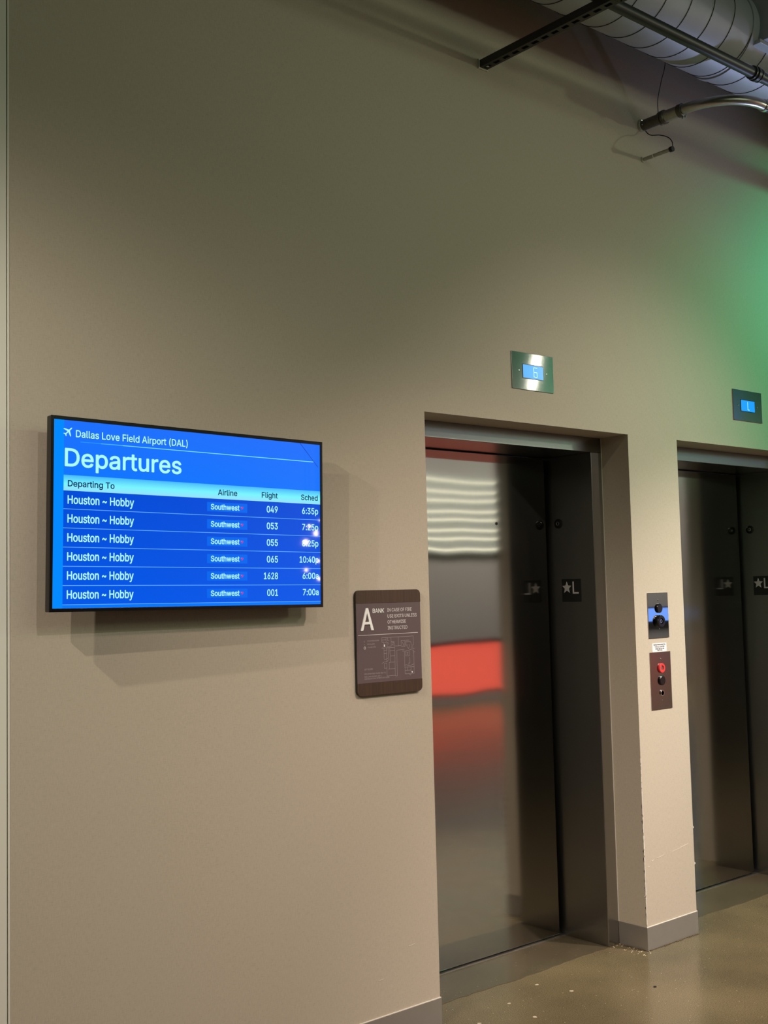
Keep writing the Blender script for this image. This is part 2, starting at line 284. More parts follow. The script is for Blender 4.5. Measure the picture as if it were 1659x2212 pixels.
REGULAR = {
40: [[36,83,37,106,40,129,46,153,53,176,61,198,71,216,94,216,85,194,76,171,70,148,65,125,62,103,60,83,61,64,64,46,69,27,75,6,84,-15,94,-38,71,-38,55,-9,45,22,38,52]],
41: [[15,-38,26,-15,34,7,41,27,45,47,48,65,49,83,48,103,45,125,40,148,33,171,25,194,15,216,39,216,48,198,57,176,64,153,69,129,72,105,74,83,71,52,65,21,54,-9,39,-38]],
44: [[15,-48,27,28,55,28,34,-48]],
48: [[91,-3,70,0,52,10,38,25,28,45,21,71,19,102,21,132,28,158,38,179,52,194,70,203,91,206,112,203,129,194,143,179,154,158,160,132,162,102,160,71,154,45,143,25,129,10,112,0],[91,20,104,22,116,29,125,41,132,57,136,78,138,102,136,126,132,146,125,162,116,174,104,181,91,184,77,181,65,174,56,162,49,146,45,126,44,102,45,78,49,57,56,41,65,29,77,22]],
49: [[31,0,31,22,156,22,156,0],[110,203,110,0,85,0,85,179,84,179,34,143,34,171,79,203]],
50: [[26,0,26,19,94,91,104,103,113,113,120,122,124,131,127,139,128,149,127,159,123,167,117,174,109,180,100,183,89,184,78,183,69,179,61,173,56,165,52,156,51,145,26,145,28,162,34,177,44,189,57,198,73,204,90,206,107,204,122,199,135,190,144,178,150,164,152,149,151,138,148,127,143,116,134,103,122,89,107,72,61,24,61,23,156,23,156,0]],
51: [[85,111,85,116,89,116],[87,-3,69,-1,53,4,39,12,28,23,21,37,17,53,44,53,46,43,51,35,57,28,66,24,76,21,87,20,99,21,110,24,119,30,126,37,130,47,132,58,130,69,126,78,120,87,110,93,97,98,80,99,63,99,63,120,115,179,115,181,28,181,28,203,149,203,149,184,89,116,105,115,123,110,138,101,148,89,155,74,157,58,155,41,148,26,137,14,123,5,107,-1]],
52: [[16,42,16,63,99,203,124,203,43,66,43,65,165,65,165,42],[113,0,113,48,113,58,113,127,137,127,137,0]],
53: [[88,-3,71,-1,56,4,43,13,33,24,27,37,24,52,49,52,51,43,55,36,61,29,69,24,78,21,88,20,100,21,110,26,119,33,126,42,130,53,131,65,130,77,125,88,119,98,110,105,99,109,87,111,77,110,67,107,58,103,51,98,27,101,38,203,147,203,147,181,60,181,54,121,62,126,71,130,81,133,92,133,105,132,118,128,129,122,138,114,146,104,152,92,155,79,156,65,154,47,148,30,137,17,123,6,107,-1]],
54: [[60,104,58,104,62,110,66,115,69,117],[91,-3,73,-1,57,6,44,16,34,30,28,46,25,65,27,80,32,96,41,114,55,136,101,203,129,203,69,117,72,119,78,123,86,125,94,126,111,124,126,118,139,108,148,96,154,81,156,63,153,45,147,29,137,16,124,6,108,-1],[91,19,102,21,111,25,120,32,126,41,130,51,131,63,130,75,126,85,120,94,111,101,102,105,91,106,79,105,70,101,61,94,55,86,51,75,50,63,51,51,55,41,61,32,70,25,79,21]],
55: [[39,0,129,179,129,181,25,181,25,203,156,203,156,179,66,0]],
56: [[91,-3,71,-1,54,5,40,13,30,25,23,38,21,54,22,67,26,78,32,88,40,96,50,102,61,106,61,107,48,113,37,123,30,137,28,152,30,167,36,180,46,191,58,199,73,204,91,206,107,204,122,199,135,191,145,180,151,167,153,152,150,137,144,123,133,113,120,107,120,106,131,102,140,96,149,88,155,78,159,67,160,54,158,38,151,25,141,13,127,5,110,-1],[91,20,103,21,114,24,123,29,129,37,133,45,135,55,133,66,129,75,122,83,113,89,102,93,91,94,78,93,68,89,59,83,52,75,48,66,46,55,48,45,52,37,58,29,67,24,78,21],[91,116,101,117,110,120,117,125,123,132,126,141,128,150,127,160,123,168,117,175,110,180,101,183,91,184,80,183,71,180,63,175,58,168,54,160,53,150,54,141,58,132,64,125,71,120,80,117]],
57: [[121,99,123,99,120,93,115,88,112,86],[90,206,108,204,124,198,137,187,147,174,153,157,156,139,154,124,149,108,140,90,126,67,80,0,52,0,112,86,109,84,103,81,95,79,87,78,70,80,55,86,42,95,33,108,27,123,25,141,28,159,34,175,44,188,57,198,73,204],[90,184,79,183,70,178,61,172,55,163,51,152,50,141,51,129,55,118,61,109,70,103,79,99,90,97,102,99,111,103,120,109,126,118,130,128,131,140,130,152,126,163,120,172,112,178,102,183]],
58: [[38,-2,31,0,25,4,21,9,20,16,21,23,25,29,31,33,38,35,45,33,51,29,55,23,56,16,55,9,51,4,45,0],[38,108,31,110,25,114,21,119,20,126,21,134,25,139,31,143,38,145,45,143,51,139,55,134,56,126,55,119,51,114,45,110]],
65: [[93,191,98,191,96,183],[7,0,81,203,110,203,185,0,158,0,115,121,111,134,106,149,100,168,96,183,91,168,85,148,80,133,76,121,34,0],[44,57,44,79,148,79,148,57]],
66: [[24,0,24,203,96,203,116,202,132,196,144,188,152,177,158,164,159,150,158,138,155,128,149,120,143,114,135,110,126,107,126,105,136,103,145,98,154,91,161,81,166,69,167,54,165,40,160,27,151,16,138,7,120,2,99,0],[50,23,98,23,118,25,132,32,140,42,142,55,141,65,137,74,131,81,122,87,112,91,99,92,50,92],[50,114,95,114,106,115,115,118,123,124,129,131,133,139,134,149,132,161,125,172,113,178,96,181,50,181]],
67: [[107,-3,82,0,60,10,42,25,28,46,19,72,16,102,19,132,28,157,42,178,60,193,82,203,107,206,122,205,136,202,149,196,161,188,171,179,179,167,185,154,189,139,163,139,160,149,156,158,150,165,143,171,135,176,126,180,117,182,107,182,89,180,73,173,60,161,50,146,44,126,41,102,44,78,50,58,60,42,74,31,89,24,107,21,117,22,126,24,135,27,143,32,150,38,156,46,160,54,163,64,189,64,185,49,179,36,171,25,161,15,149,7,136,2,122,-2]],
68: [[88,0,38,0,38,23,86,23,109,25,127,32,141,44,152,60,158,79,160,102,158,125,152,144,142,160,128,171,110,178,88,181,37,181,37,203,90,203,118,200,141,191,160,177,173,156,182,131,185,102,182,73,173,47,159,27,140,12,116,3],[50,203,50,0,24,0,24,203]],
69: [[24,0,24,203,149,203,149,181,50,181,50,114,142,114,142,91,50,91,50,23,150,23,150,0]],
70: [[24,0,24,203,148,203,148,181,50,181,50,111,138,111,138,88,50,88,50,0]],
71: [[107,-3,82,0,60,10,41,25,28,46,19,72,16,102,19,132,28,157,41,178,60,193,81,203,106,206,122,205,136,201,149,196,161,188,171,178,180,167,186,154,190,139,163,139,160,149,155,157,149,165,142,171,135,176,126,179,117,182,106,182,89,180,73,173,60,161,50,146,44,126,41,102,44,78,50,58,60,42,74,31,90,24,107,21,124,23,138,28,150,37,158,49,164,64,166,80,113,80,113,102,191,102,191,80,188,57,180,36,167,20,151,8,130,0]],
72: [[24,0,24,203,50,203,50,116,157,116,157,203,183,203,183,0,157,0,157,93,50,93,50,0]],
73: [[12,0,12,23,47,23,47,181,12,181,12,203,108,203,108,181,73,181,73,23,108,23,108,0]],
75: [[42,58,42,86,49,96,56,104,63,113,70,121,77,130,85,138,145,203,179,203,92,110,91,110],[24,0,24,203,50,203,50,134,50,90,50,77,50,0],[149,0,75,104,91,124,179,0]],
76: [[24,0,24,203,50,203,50,23,144,23,144,0]],
77: [[127,26,129,20,123,20,125,26,126,30],[24,0,24,203,61,203,111,75,113,70,115,64,117,57,120,49,122,41,125,34,126,30,127,33,130,41,132,48,134,56,137,63,139,70,141,75,191,203,227,203,227,0,202,0,202,116,202,123,202,131,202,139,202,147,202,156,202,165,203,174,203,176,202,173,199,164,196,154,193,145,190,137,187,129,184,122,182,116,137,0,114,0,68,116,66,122,64,128,61,136,58,144,55,153,52,163,48,173,45,183,48,183,48,175,48,166,48,158,48,149,48,140,49,131,49,123,49,116,49,0]],
78: [[166,22,162,21,161,31],[43,181,48,181,48,172],[24,0,24,203,54,203,137,73,141,67,145,60,150,52,155,43,160,33,161,31,161,33,160,43,160,54,160,63,160,71,160,78,160,203,185,203,185,0,155,0,81,116,76,124,71,132,65,142,59,152,52,165,48,172,48,167,49,153,49,141,50,131,50,123,50,116,50,0]],
79: [[107,-3,82,0,60,10,42,25,28,46,19,72,16,102,19,132,28,157,42,178,60,193,82,203,107,206,132,203,153,193,172,178,186,157,194,132,197,102,194,72,186,46,172,25,153,10,132,0],[107,21,124,23,140,30,153,42,163,58,170,78,172,102,170,126,163,146,153,162,140,173,124,180,107,182,89,180,74,173,60,162,50,146,44,126,41,102,44,78,50,58,60,42,74,30,89,23]],
80: [[93,97,107,98,119,102,127,109,133,117,137,128,138,139,137,150,133,161,127,169,119,175,107,179,93,181,50,181,50,97],[44,74,44,97,50,97,50,74],[24,0,24,203,94,203,116,201,133,195,146,185,156,172,162,156,163,139,162,122,156,106,146,93,133,83,116,76,94,74,50,74,50,0]],
82: [[93,102,108,103,119,107,128,112,133,120,137,130,138,141,137,152,133,162,128,170,119,176,108,180,93,181,50,181,50,102],[39,79,39,102,50,102,50,79],[24,0,24,203,94,203,116,201,133,195,147,186,156,173,162,158,164,141,162,124,156,109,147,96,133,87,116,81,94,79,50,79,50,0],[141,0,92,92,121,92,171,0]],
83: [[89,-4,69,-2,51,4,36,12,26,24,18,38,15,55,42,55,44,44,49,35,57,28,67,23,78,21,89,20,103,21,114,24,124,29,132,37,137,46,138,56,137,65,133,72,126,77,118,82,109,86,98,89,73,96,51,104,34,116,24,130,21,149,23,165,30,179,41,191,55,199,72,204,91,206,110,204,126,199,140,191,151,179,158,166,160,151,135,151,131,165,121,175,107,181,90,183,78,182,67,179,58,174,51,167,47,159,46,150,48,141,52,133,59,128,68,123,77,120,85,117,106,112,115,109,125,105,134,101,143,95,151,88,158,79,162,68,163,55,161,40,155,25,144,13,129,4,111,-2]],
84: [[13,181,13,203,167,203,167,181,103,181,103,0,77,0,77,181]],
85: [[104,-3,81,-1,62,6,46,17,34,32,26,49,24,69,24,203,50,203,50,71,51,57,56,45,64,35,75,27,88,22,104,21,119,22,132,27,143,35,151,45,155,57,157,71,157,203,183,203,183,69,180,49,173,32,161,17,145,6,126,-1]],
86: [[99,12,94,12,96,21],[82,0,7,203,34,203,77,82,81,70,86,55,92,36,96,21,101,36,107,55,112,71,116,82,158,203,185,203,111,0]],
87: [[79,16,76,16,78,24],[134,190,140,190,137,173],[62,0,7,203,33,203,65,78,68,68,70,58,72,48,75,37,77,27,78,24,78,27,80,37,82,48,85,58,87,68,90,78,122,203,152,203,185,78,187,68,190,58,192,48,194,37,197,27,199,16,195,16,197,27,200,37,202,48,204,58,207,68,209,78,241,203,268,203,212,0,182,0,147,129,144,142,141,157,137,172,137,173,134,158,131,144,127,129,92,0]],
88: [[87,114,87,95,80,105],[104,96,104,115,111,105],[92,92,98,92,95,87],[7,0,80,105,12,203,42,203,71,160,77,152,82,144,86,138,89,132,93,125,95,121,97,125,101,131,105,138,109,144,114,152,119,160,149,203,178,203,111,105,182,0,153,0,117,52,112,59,107,66,103,72,100,78,96,85,95,87,94,85,90,79,86,72,82,66,78,60,73,52,37,0]],
89: [[100,92,89,92,94,105],[81,0,81,83,7,203,36,203,77,138,83,127,89,117,94,106,94,105,95,106,100,117,106,127,112,138,152,203,182,203,107,83,107,0]],
97: [[64,-3,50,-2,38,2,27,9,19,18,14,29,12,43,13,55,17,64,23,72,31,77,40,81,50,84,61,86,71,88,84,90,93,91,101,92,106,94,109,97,110,102,110,103,109,111,107,119,102,124,96,129,88,131,78,132,68,131,60,129,53,125,47,120,43,115,40,110,16,116,23,129,31,138,42,145,53,150,65,153,78,154,86,153,96,152,105,149,114,144,122,137,129,128,133,116,135,101,135,0,111,0,111,21,109,21,106,15,101,10,94,5,86,0,76,-2],[68,18,81,19,91,23,99,30,105,37,109,46,110,55,110,76,108,74,104,73,99,71,93,70,86,69,80,68,75,68,70,67,62,66,54,63,47,60,41,56,38,50,37,42,38,35,41,29,46,24,52,21,60,19]],
98: [[92,-3,79,-2,69,2,61,7,55,12,51,18,47,23,45,23,45,0,21,0,21,203,45,203,45,128,47,128,51,133,55,138,61,144,69,149,79,153,92,154,110,151,125,144,138,133,148,117,154,98,156,76,154,53,148,34,138,18,125,6,110,-1],[88,19,101,21,112,26,120,35,126,47,130,60,131,76,130,91,126,104,120,116,112,125,101,130,88,132,75,130,64,125,56,116,50,105,46,92,45,76,46,60,50,46,56,35,65,26,75,21]],
99: [[83,-3,64,-1,47,7,33,18,22,34,16,53,14,75,16,97,22,116,33,132,47,144,64,151,83,154,94,153,104,151,113,147,122,142,130,136,136,129,141,120,145,111,121,105,119,110,116,116,112,120,108,124,103,128,97,130,90,131,83,132,69,130,58,124,49,115,43,103,40,90,39,75,40,60,43,47,49,35,58,26,69,21,83,19,90,19,97,21,103,23,108,26,113,31,117,35,120,41,122,47,145,41,142,31,136,22,130,15,122,9,114,3,104,0,94,-3]],
100: [[78,-3,60,-1,45,6,32,18,22,34,16,53,14,76,16,98,22,117,32,133,45,144,60,151,78,154,91,153,101,149,109,144,115,138,119,133,122,128,124,128,124,203,149,203,149,0,125,0,125,23,123,23,119,18,115,12,109,7,101,2,91,-2],[82,19,95,21,105,26,114,35,120,46,123,60,125,76,123,92,120,105,114,116,105,125,95,130,82,132,69,130,58,125,49,116,43,104,40,91,39,76,40,60,43,47,50,35,58,26,69,21]],
101: [[135,88,124,81,124,88],[124,88,123,95,119,107,113,118,105,126,95,130,82,132,69,130,59,125,50,118,44,108,40,97,39,88],[30,68,30,88,39,88,38,84,38,71,38,68],[85,-3,64,-1,47,7,33,18,22,34,16,53,14,75,16,97,22,116,32,132,46,144,63,151,82,154,94,153,106,150,118,144,128,136,136,126,143,113,147,97,148,78,148,68,38,68,40,55,44,42,51,32,60,25,72,20,85,18,94,19,101,21,108,24,114,29,119,35,122,42,146,36,141,25,134,16,125,8,113,2,100,-2]],
103: [[83,-60,67,-59,54,-56,42,-51,33,-44,26,-36,20,-28,41,-16,44,-21,49,-26,54,-31,62,-35,71,-38,83,-39,100,-37,113,-30,122,-19,125,-2,125,27,122,27,119,22,115,17,109,11,101,6,91,3,78,2,61,4,45,11,32,21,22,36,16,54,14,76,16,98,22,117,32,133,45,144,61,151,78,154,91,153,101,149,109,144,115,138,120,133,123,128,125,128,125,152,149,152,149,-4,147,-22,140,-36,130,-47,116,-54,100,-59],[82,24,95,25,105,30,114,38,120,48,124,62,125,77,124,92,120,106,114,117,106,125,95,130,82,132,69,130,58,125,50,116,43,105,40,92,39,77,40,62,43,49,50,38,58,30,69,25]],
104: [[45,115,41,115,45,124],[45,91,45,0,21,0,21,203,45,203,45,124,49,133,61,145,75,152,91,154,105,152,118,147,128,139,136,128,141,114,143,96,143,0,118,0,118,94,116,110,109,122,98,129,84,132,74,130,64,127,57,121,51,113,47,103]],
105: [[21,0,21,152,45,152,45,0],[33,177,27,178,22,182,18,187,17,193,18,200,22,205,27,208,33,209,40,208,46,205,49,200,51,193,49,187,46,182,40,178]],
108: [[56,-1,40,1,30,8,23,19,21,34,21,203,45,203,45,39,46,31,48,25,52,22,58,21,62,21,64,21,66,21,68,22,72,1,69,0,65,0,60,-1]],
110: [[45,115,41,115,45,124],[45,91,45,0,21,0,21,152,45,152,45,124,49,133,61,145,75,152,91,154,105,152,118,147,128,139,136,128,141,114,143,96,143,0,118,0,118,94,116,110,109,122,98,129,84,132,74,130,64,127,57,121,51,113,47,103]],
111: [[83,-3,64,-1,47,7,33,18,22,34,16,53,14,75,16,97,22,116,33,132,47,144,64,151,83,154,102,151,119,144,133,132,144,116,150,97,152,75,150,53,144,34,133,18,119,7,102,-1],[83,19,97,21,108,26,117,35,123,47,126,60,128,75,126,90,123,103,117,115,108,124,97,130,83,132,69,130,58,124,49,115,43,103,40,90,39,75,40,60,43,47,49,35,58,26,69,21]],
112: [[21,-57,21,152,45,152,45,128,47,128,51,133,55,138,61,144,69,149,79,153,92,154,110,151,125,144,138,133,148,117,154,98,156,76,154,53,148,34,138,18,125,6,110,-1,92,-3,79,-2,69,2,61,7,55,12,51,18,47,23,45,23,45,-57],[88,19,101,21,112,26,120,35,126,47,130,60,131,76,130,91,126,104,120,116,112,125,101,130,88,132,75,130,64,125,56,116,50,105,46,92,45,76,46,60,50,46,56,35,65,26,75,21]],
114: [[21,0,21,152,45,152,45,128,46,128,52,139,61,147,72,152,85,154,88,154,92,154,95,154,97,153,97,129,95,129,92,130,88,130,83,130,73,129,64,126,56,121,50,113,47,105,45,95,45,0]],
115: [[73,-3,58,-2,45,1,34,7,25,15,18,25,14,38,38,43,42,32,50,24,60,20,73,18,87,20,98,25,105,32,107,41,106,48,102,54,95,59,85,62,60,68,42,74,29,83,21,95,19,110,21,122,26,133,35,141,46,148,60,152,75,154,89,153,102,149,112,143,120,136,126,126,130,116,107,111,103,119,97,126,88,131,75,133,62,131,52,127,46,120,43,111,45,103,50,97,57,93,69,89,92,84,110,77,122,69,130,57,132,43,131,30,125,19,116,10,104,3,89,-2]],
116: [[82,152,82,131,3,131,3,152],[26,188,50,188,50,39,51,30,54,25,60,21,68,20,71,20,74,20,78,21,81,21,85,1,81,0,77,-1,72,-2,67,-2,50,1,37,9,29,21,26,37]],
117: [[119,37,123,37,119,29],[73,-2,59,0,46,4,36,12,28,23,23,38,21,56,21,152,45,152,45,58,48,42,55,30,66,23,80,20,90,21,100,25,107,31,113,39,117,49,118,61,118,152,143,152,143,0,119,0,119,29,114,19,103,7,89,0]],
118: [[78,21,82,8,74,8,77,21,78,23],[65,0,7,152,34,152,66,62,71,48,75,35,78,23,81,35,85,48,90,62,122,152,149,152,91,0]],
121: [[78,21,82,8,73,8,77,21,78,23],[19,-55,25,-34,29,-35,35,-36,42,-36,47,-34,52,-30,56,-23,60,-14,65,-1,7,152,34,152,66,62,71,48,75,35,78,23,81,35,85,48,90,62,122,152,149,152,82,-23,77,-34,71,-43,64,-50,56,-54,47,-57,37,-58,31,-58,26,-57,22,-56]],
126: [[21,60,22,75,26,87,33,96,41,102,51,105,60,107,70,105,79,102,88,97,98,88,105,83,110,79,115,77,119,77,127,78,133,83,137,91,138,101,160,101,159,86,155,74,148,65,140,59,130,56,120,55,111,56,102,59,93,65,83,73,76,78,71,82,66,83,61,84,54,83,48,79,44,71,43,60]],
}
HEAVY = {
65: [[93,191,98,191,96,183],[7,0,81,203,110,203,185,0,158,0,115,121,111,134,106,149,100,168,96,183,91,168,85,148,80,133,76,121,34,0],[44,57,44,79,148,79,148,57]],
66: [[24,0,24,203,96,203,116,202,132,196,144,188,152,177,158,164,159,150,158,138,155,128,149,120,143,114,135,110,126,107,126,105,136,103,145,98,154,91,161,81,166,69,167,54,165,40,160,27,151,16,138,7,120,2,99,0],[50,23,98,23,118,25,132,32,140,42,142,55,141,65,137,74,131,81,122,87,112,91,99,92,50,92],[50,114,95,114,106,115,115,118,123,124,129,131,133,139,134,149,132,161,125,172,113,178,96,181,50,181]],
75: [[42,58,42,86,49,96,56,104,63,113,70,121,77,130,85,138,145,203,179,203,92,110,91,110],[24,0,24,203,50,203,50,134,50,90,50,77,50,0],[149,0,75,104,91,124,179,0]],
78: [[166,22,162,21,161,31],[43,181,48,181,48,172],[24,0,24,203,54,203,137,73,141,67,145,60,150,52,155,43,160,33,161,31,161,33,160,43,160,54,160,63,160,71,160,78,160,203,185,203,185,0,155,0,81,116,76,124,71,132,65,142,59,152,52,165,48,172,48,167,49,153,49,141,50,131,50,123,50,116,50,0]],
83: [[89,-4,69,-2,51,4,36,12,26,24,18,38,15,55,42,55,44,44,49,35,57,28,67,23,78,21,89,20,103,21,114,24,124,29,132,37,137,46,138,56,137,65,133,72,126,77,118,82,109,86,98,89,73,96,51,104,34,116,24,130,21,149,23,165,30,179,41,191,55,199,72,204,91,206,110,204,126,199,140,191,151,179,158,166,160,151,135,151,131,165,121,175,107,181,90,183,78,182,67,179,58,174,51,167,47,159,46,150,48,141,52,133,59,128,68,123,77,120,85,117,106,112,115,109,125,105,134,101,143,95,151,88,158,79,162,68,163,55,161,40,155,25,144,13,129,4,111,-2]],
101: [[135,88,124,81,124,88],[124,88,123,95,119,107,113,118,105,126,95,130,82,132,69,130,59,125,50,118,44,108,40,97,39,88],[30,68,30,88,39,88,38,84,38,71,38,68],[85,-3,64,-1,47,7,33,18,22,34,16,53,14,75,16,97,22,116,32,132,46,144,63,151,82,154,94,153,106,150,118,144,128,136,136,126,143,113,147,97,148,78,148,68,38,68,40,55,44,42,51,32,60,25,72,20,85,18,94,19,101,21,108,24,114,29,119,35,122,42,146,36,141,25,134,16,125,8,113,2,100,-2]],
104: [[45,115,41,115,45,124],[45,91,45,0,21,0,21,203,45,203,45,124,49,133,61,145,75,152,91,154,105,152,118,147,128,139,136,128,141,114,143,96,143,0,118,0,118,94,116,110,109,122,98,129,84,132,74,130,64,127,57,121,51,113,47,103]],
111: [[83,-3,64,-1,47,7,33,18,22,34,16,53,14,75,16,97,22,116,33,132,47,144,64,151,83,154,102,151,119,144,133,132,144,116,150,97,152,75,150,53,144,34,133,18,119,7,102,-1],[83,19,97,21,108,26,117,35,123,47,126,60,128,75,126,90,123,103,117,115,108,124,97,130,83,132,69,130,58,124,49,115,43,103,40,90,39,75,40,60,43,47,49,35,58,26,69,21]],
115: [[73,-3,58,-2,45,1,34,7,25,15,18,25,14,38,38,43,42,32,50,24,60,20,73,18,87,20,98,25,105,32,107,41,106,48,102,54,95,59,85,62,60,68,42,74,29,83,21,95,19,110,21,122,26,133,35,141,46,148,60,152,75,154,89,153,102,149,112,143,120,136,126,126,130,116,107,111,103,119,97,126,88,131,75,133,62,131,52,127,46,120,43,111,45,103,50,97,57,93,69,89,92,84,110,77,122,69,130,57,132,43,131,30,125,19,116,10,104,3,89,-2]],
116: [[82,152,82,131,3,131,3,152],[26,188,50,188,50,39,51,30,54,25,60,21,68,20,71,20,74,20,78,21,81,21,85,1,81,0,77,-1,72,-2,67,-2,50,1,37,9,29,21,26,37]],
117: [[119,37,123,37,119,29],[73,-2,59,0,46,4,36,12,28,23,23,38,21,56,21,152,45,152,45,58,48,42,55,30,66,23,80,20,90,21,100,25,107,31,113,39,117,49,118,61,118,152,143,152,143,0,119,0,119,29,114,19,103,7,89,0]],
119: [[55,0,9,152,35,152,68,32,100,152,128,152,160,32,192,152,218,152,172,0,147,0,114,122,79,0]],
}
def winding(q): return sum(q[i]*q[(i+3) % len(q)]-q[(i+2) % len(q)]*q[i+1] for i in range(0, len(q), 2))
def fill_loops(loops):                   # one outline with its holes, filled by a 2D curve
    cu = bpy.data.curves.new('outline', 'CURVE'); cu.dimensions = '2D'; cu.fill_mode = 'FRONT'
    for q in loops:
        sp_ = cu.splines.new('POLY'); n = len(q)//2; sp_.points.add(n-1); sp_.use_cyclic_u = True
        for i in range(n): sp_.points[i].co = (q[2*i]*.01, q[2*i+1]*.01, 0, 1)
    ob = bpy.data.objects.new('outline', cu); C.objects.link(ob)
    ev = ob.evaluated_get(bpy.context.evaluated_depsgraph_get()); me = ev.to_mesh()
    V = [(p.co.x*100, p.co.y*100) for p in me.vertices]
    F = [tuple(p.vertices) if p.normal.z > 0 else tuple(reversed(p.vertices)) for p in me.polygons]
    ev.to_mesh_clear(); bpy.data.objects.remove(ob); bpy.data.curves.remove(cu)
    return V, F
GLYPH_CACHE = {}
def glyph(c, heavy):
    if (c, heavy) not in GLYPH_CACHE:
        cs = (HEAVY if heavy else REGULAR)[ord(c)]; main = max(cs, key=lambda q: abs(winding(q))); sg_ = winding(main) > 0
        outer = [q for q in cs if (winding(q) > 0) == sg_]; holes = [q for q in cs if (winding(q) > 0) != sg_]; V = []; F = []
        for q in outer:
            x0, x1, y0, y1 = min(q[::2]), max(q[::2]), min(q[1::2]), max(q[1::2])
            hs = [h for h in holes if x0 <= min(h[::2]) and max(h[::2]) <= x1 and y0 <= min(h[1::2]) and max(h[1::2]) <= y1]
            v, f = fill_loops([q]+hs); o = len(V); V += v; F += [tuple(i+o for i in t) for t in f]
        GLYPH_CACHE[(c, heavy)] = (V, F)
    return GLYPH_CACHE[(c, heavy)]
def raw_text(body, heavy=False):
    x = 0; V = []; F = []
    for c in body:
        if c != ' ':
            v, f = glyph(c, heavy); o = len(V); V += [(a+x, b) for a, b in v]; F += [tuple(i+o for i in t) for t in f]
        x += ADVANCE[ord(c)]
    return V, F
CAP = CAP_UNITS
def text(body, x0, x1, base, cap, y, mat, parent, name='lettering', heavy=False, thick=0.0, spread=0.0):
    v, f = raw_text(body, heavy)
    ax, bx = min(a for a, b in v), max(a for a, b in v)
    k = (x1-x0)/(bx-ax); q = cap/CAP
    m = MB()
    vs = [(x0+(a-ax)*k, y, base+b*q) for a, b in v]
    if spread:                            # bolder or as a halo: the same outlines, shifted all round
        for i in range(8):
            dx, dz = spread*math.cos(i*math.pi/4), spread*math.sin(i*math.pi/4)
            m.add([(a+dx, b+.000004*i, c+dz) for a, b, c in vs], f)
    else: m.add(vs, f)
    if thick:                             # raised letters: side walls from the open edges
        cnt = {}
        for p in f:
            for i in range(len(p)):
                e = (p[i], p[(i+1) % len(p)]); cnt[tuple(sorted(e))] = cnt.get(tuple(sorted(e)), []) + [e]
        o = len(m.v); m.v += [(a, b+thick, c) for a, b, c in vs]; base_i = o-len(vs)
        for es in cnt.values():
            if len(es) == 1: i, j = es[0]; m.f.append((base_i+j, base_i+i, o+i, o+j))
    return m.build(name, mat, parent)

# ------------------------------------------------------------------ setting
XL, X1, X2, X3, X4 = 1.2875, 2.884, 4.101, 4.463, 5.680      # wall edge, recess 1, pier, recess 2
DF, DD, ZS, ZH = 0.151, 0.410, 2.234, 2.167                 # frame face, door face, soffit, header underside
ZC = 5.4
st = lambda o: tag(o, kind='structure')
wb = MB().box(XL, X1, 0, 0.6, 0, ZC).box(X1, X2, 0, 0.6, ZS, ZC).box(X2, X3, 0, 0.6, 0, ZC)
wb.box(X3, X4, 0, 0.6, ZS, ZC).box(X4, 20, 0, 0.6, 0, ZC)
wall = st(wb.build('wall_back', MW))
wl = st(MB().box(-6, 1.2800, 0, 0.6, 0, ZC).build('wall_left', MPAINT, bevel=0.001))
MB().box(1.2800, XL, 0.012, 0.6, 0, ZC).build('joint_backing', MBLACK, wl)
st(MB().box(-6.2, 20.2, -8.2, 1.0, -0.2, 0).build('floor', MFLOOR))
floor = bpy.data.objects['floor']
st(MB().box(-6.2, 20.2, -8.2, 1.0, ZC, ZC+0.2).build('ceiling', MCEIL))
st(MB().box(-6.2, 20.2, -8.2, -8.0, 0, ZC).build('wall_front', MDARKWALL))
st(MB().box(20, 20.2, -8.0, 0.6, 0, ZC).build('wall_right', MDARKWALL))
st(MB().box(-6.2, -6, -8.0, 0.6, 0, ZC).build('wall_far_left', MDARKWALL))

MB().box(XL-.0042, XL+.0006, -.0008, .012, .0, ZC).build('lit_edge_strip', MPAINT, wall)  # pale strip added to stand in for light on the panel edge
# smoother infill slabs in the two lift thresholds, with a ragged front edge
def infill(x0, x1, yf):
    pts = [(x0, DD-0.012), (x1, DD-0.012)]; n = 26
    for i in range(n+1):
        t = i/n; pts.append((x1+(x0-x1)*t, yf + random.uniform(-0.005, 0.005) + 0.006*math.sin(9*t)))
    return MB().prismz(pts, 0.0, 0.0015).build('threshold_infill', MFILL, floor)
infill(X1+0.076, 4.026, 0.148); infill(X3+0.076, 5.606, 0.138)
# ragged grout and grit along the foot of the pier and the frame
def grit(path, wdt, name='floor_grit'):
    m = MB()
    for i in range(len(path)-1):
        a, b = Vector(path[i]), Vector(path[i+1]); L_ = (b-a).length; n = max(2, int(L_/0.012)); d = (b-a)/n; nn = Vector((-d.y, d.x)).normalized()
        for k in range(n):
            p = a+d*k; wv = wdt*random.uniform(0.2, 1.0)
            q = [p, p+d*1.0, p+d*0.9+nn*wv, p+d*0.2+nn*wv*random.uniform(0.4, 1)]
            m.prismz([(v.x, v.y) for v in q], 0, random.uniform(0.0008, 0.003))
    o = m.build(name, simple('dark_grit', (0.10, 0.07, 0.035), 0.8, noise=0.5, nscale=90), floor); tag(o, kind='stuff'); return o
grit([(X3+0.012, -0.005), (X2-0.004, -0.005)], 0.010)
grit([(X2-0.005, -0.004), (X2-0.005, 0.15)], 0.012)
g2 = MB()
for i in range(46):
    x = random.uniform(4.03, 4.10); y = random.uniform(0.02, 0.148) if i % 3 else random.uniform(-0.03, 0.02); r = random.uniform(0.001, 0.004)
    g2.prismz([(x+r*math.cos(a+i), y+r*0.8*math.sin(a+i)) for a in (0, 1.3, 2.4, 3.6, 5.0)], 0, 0.0015)
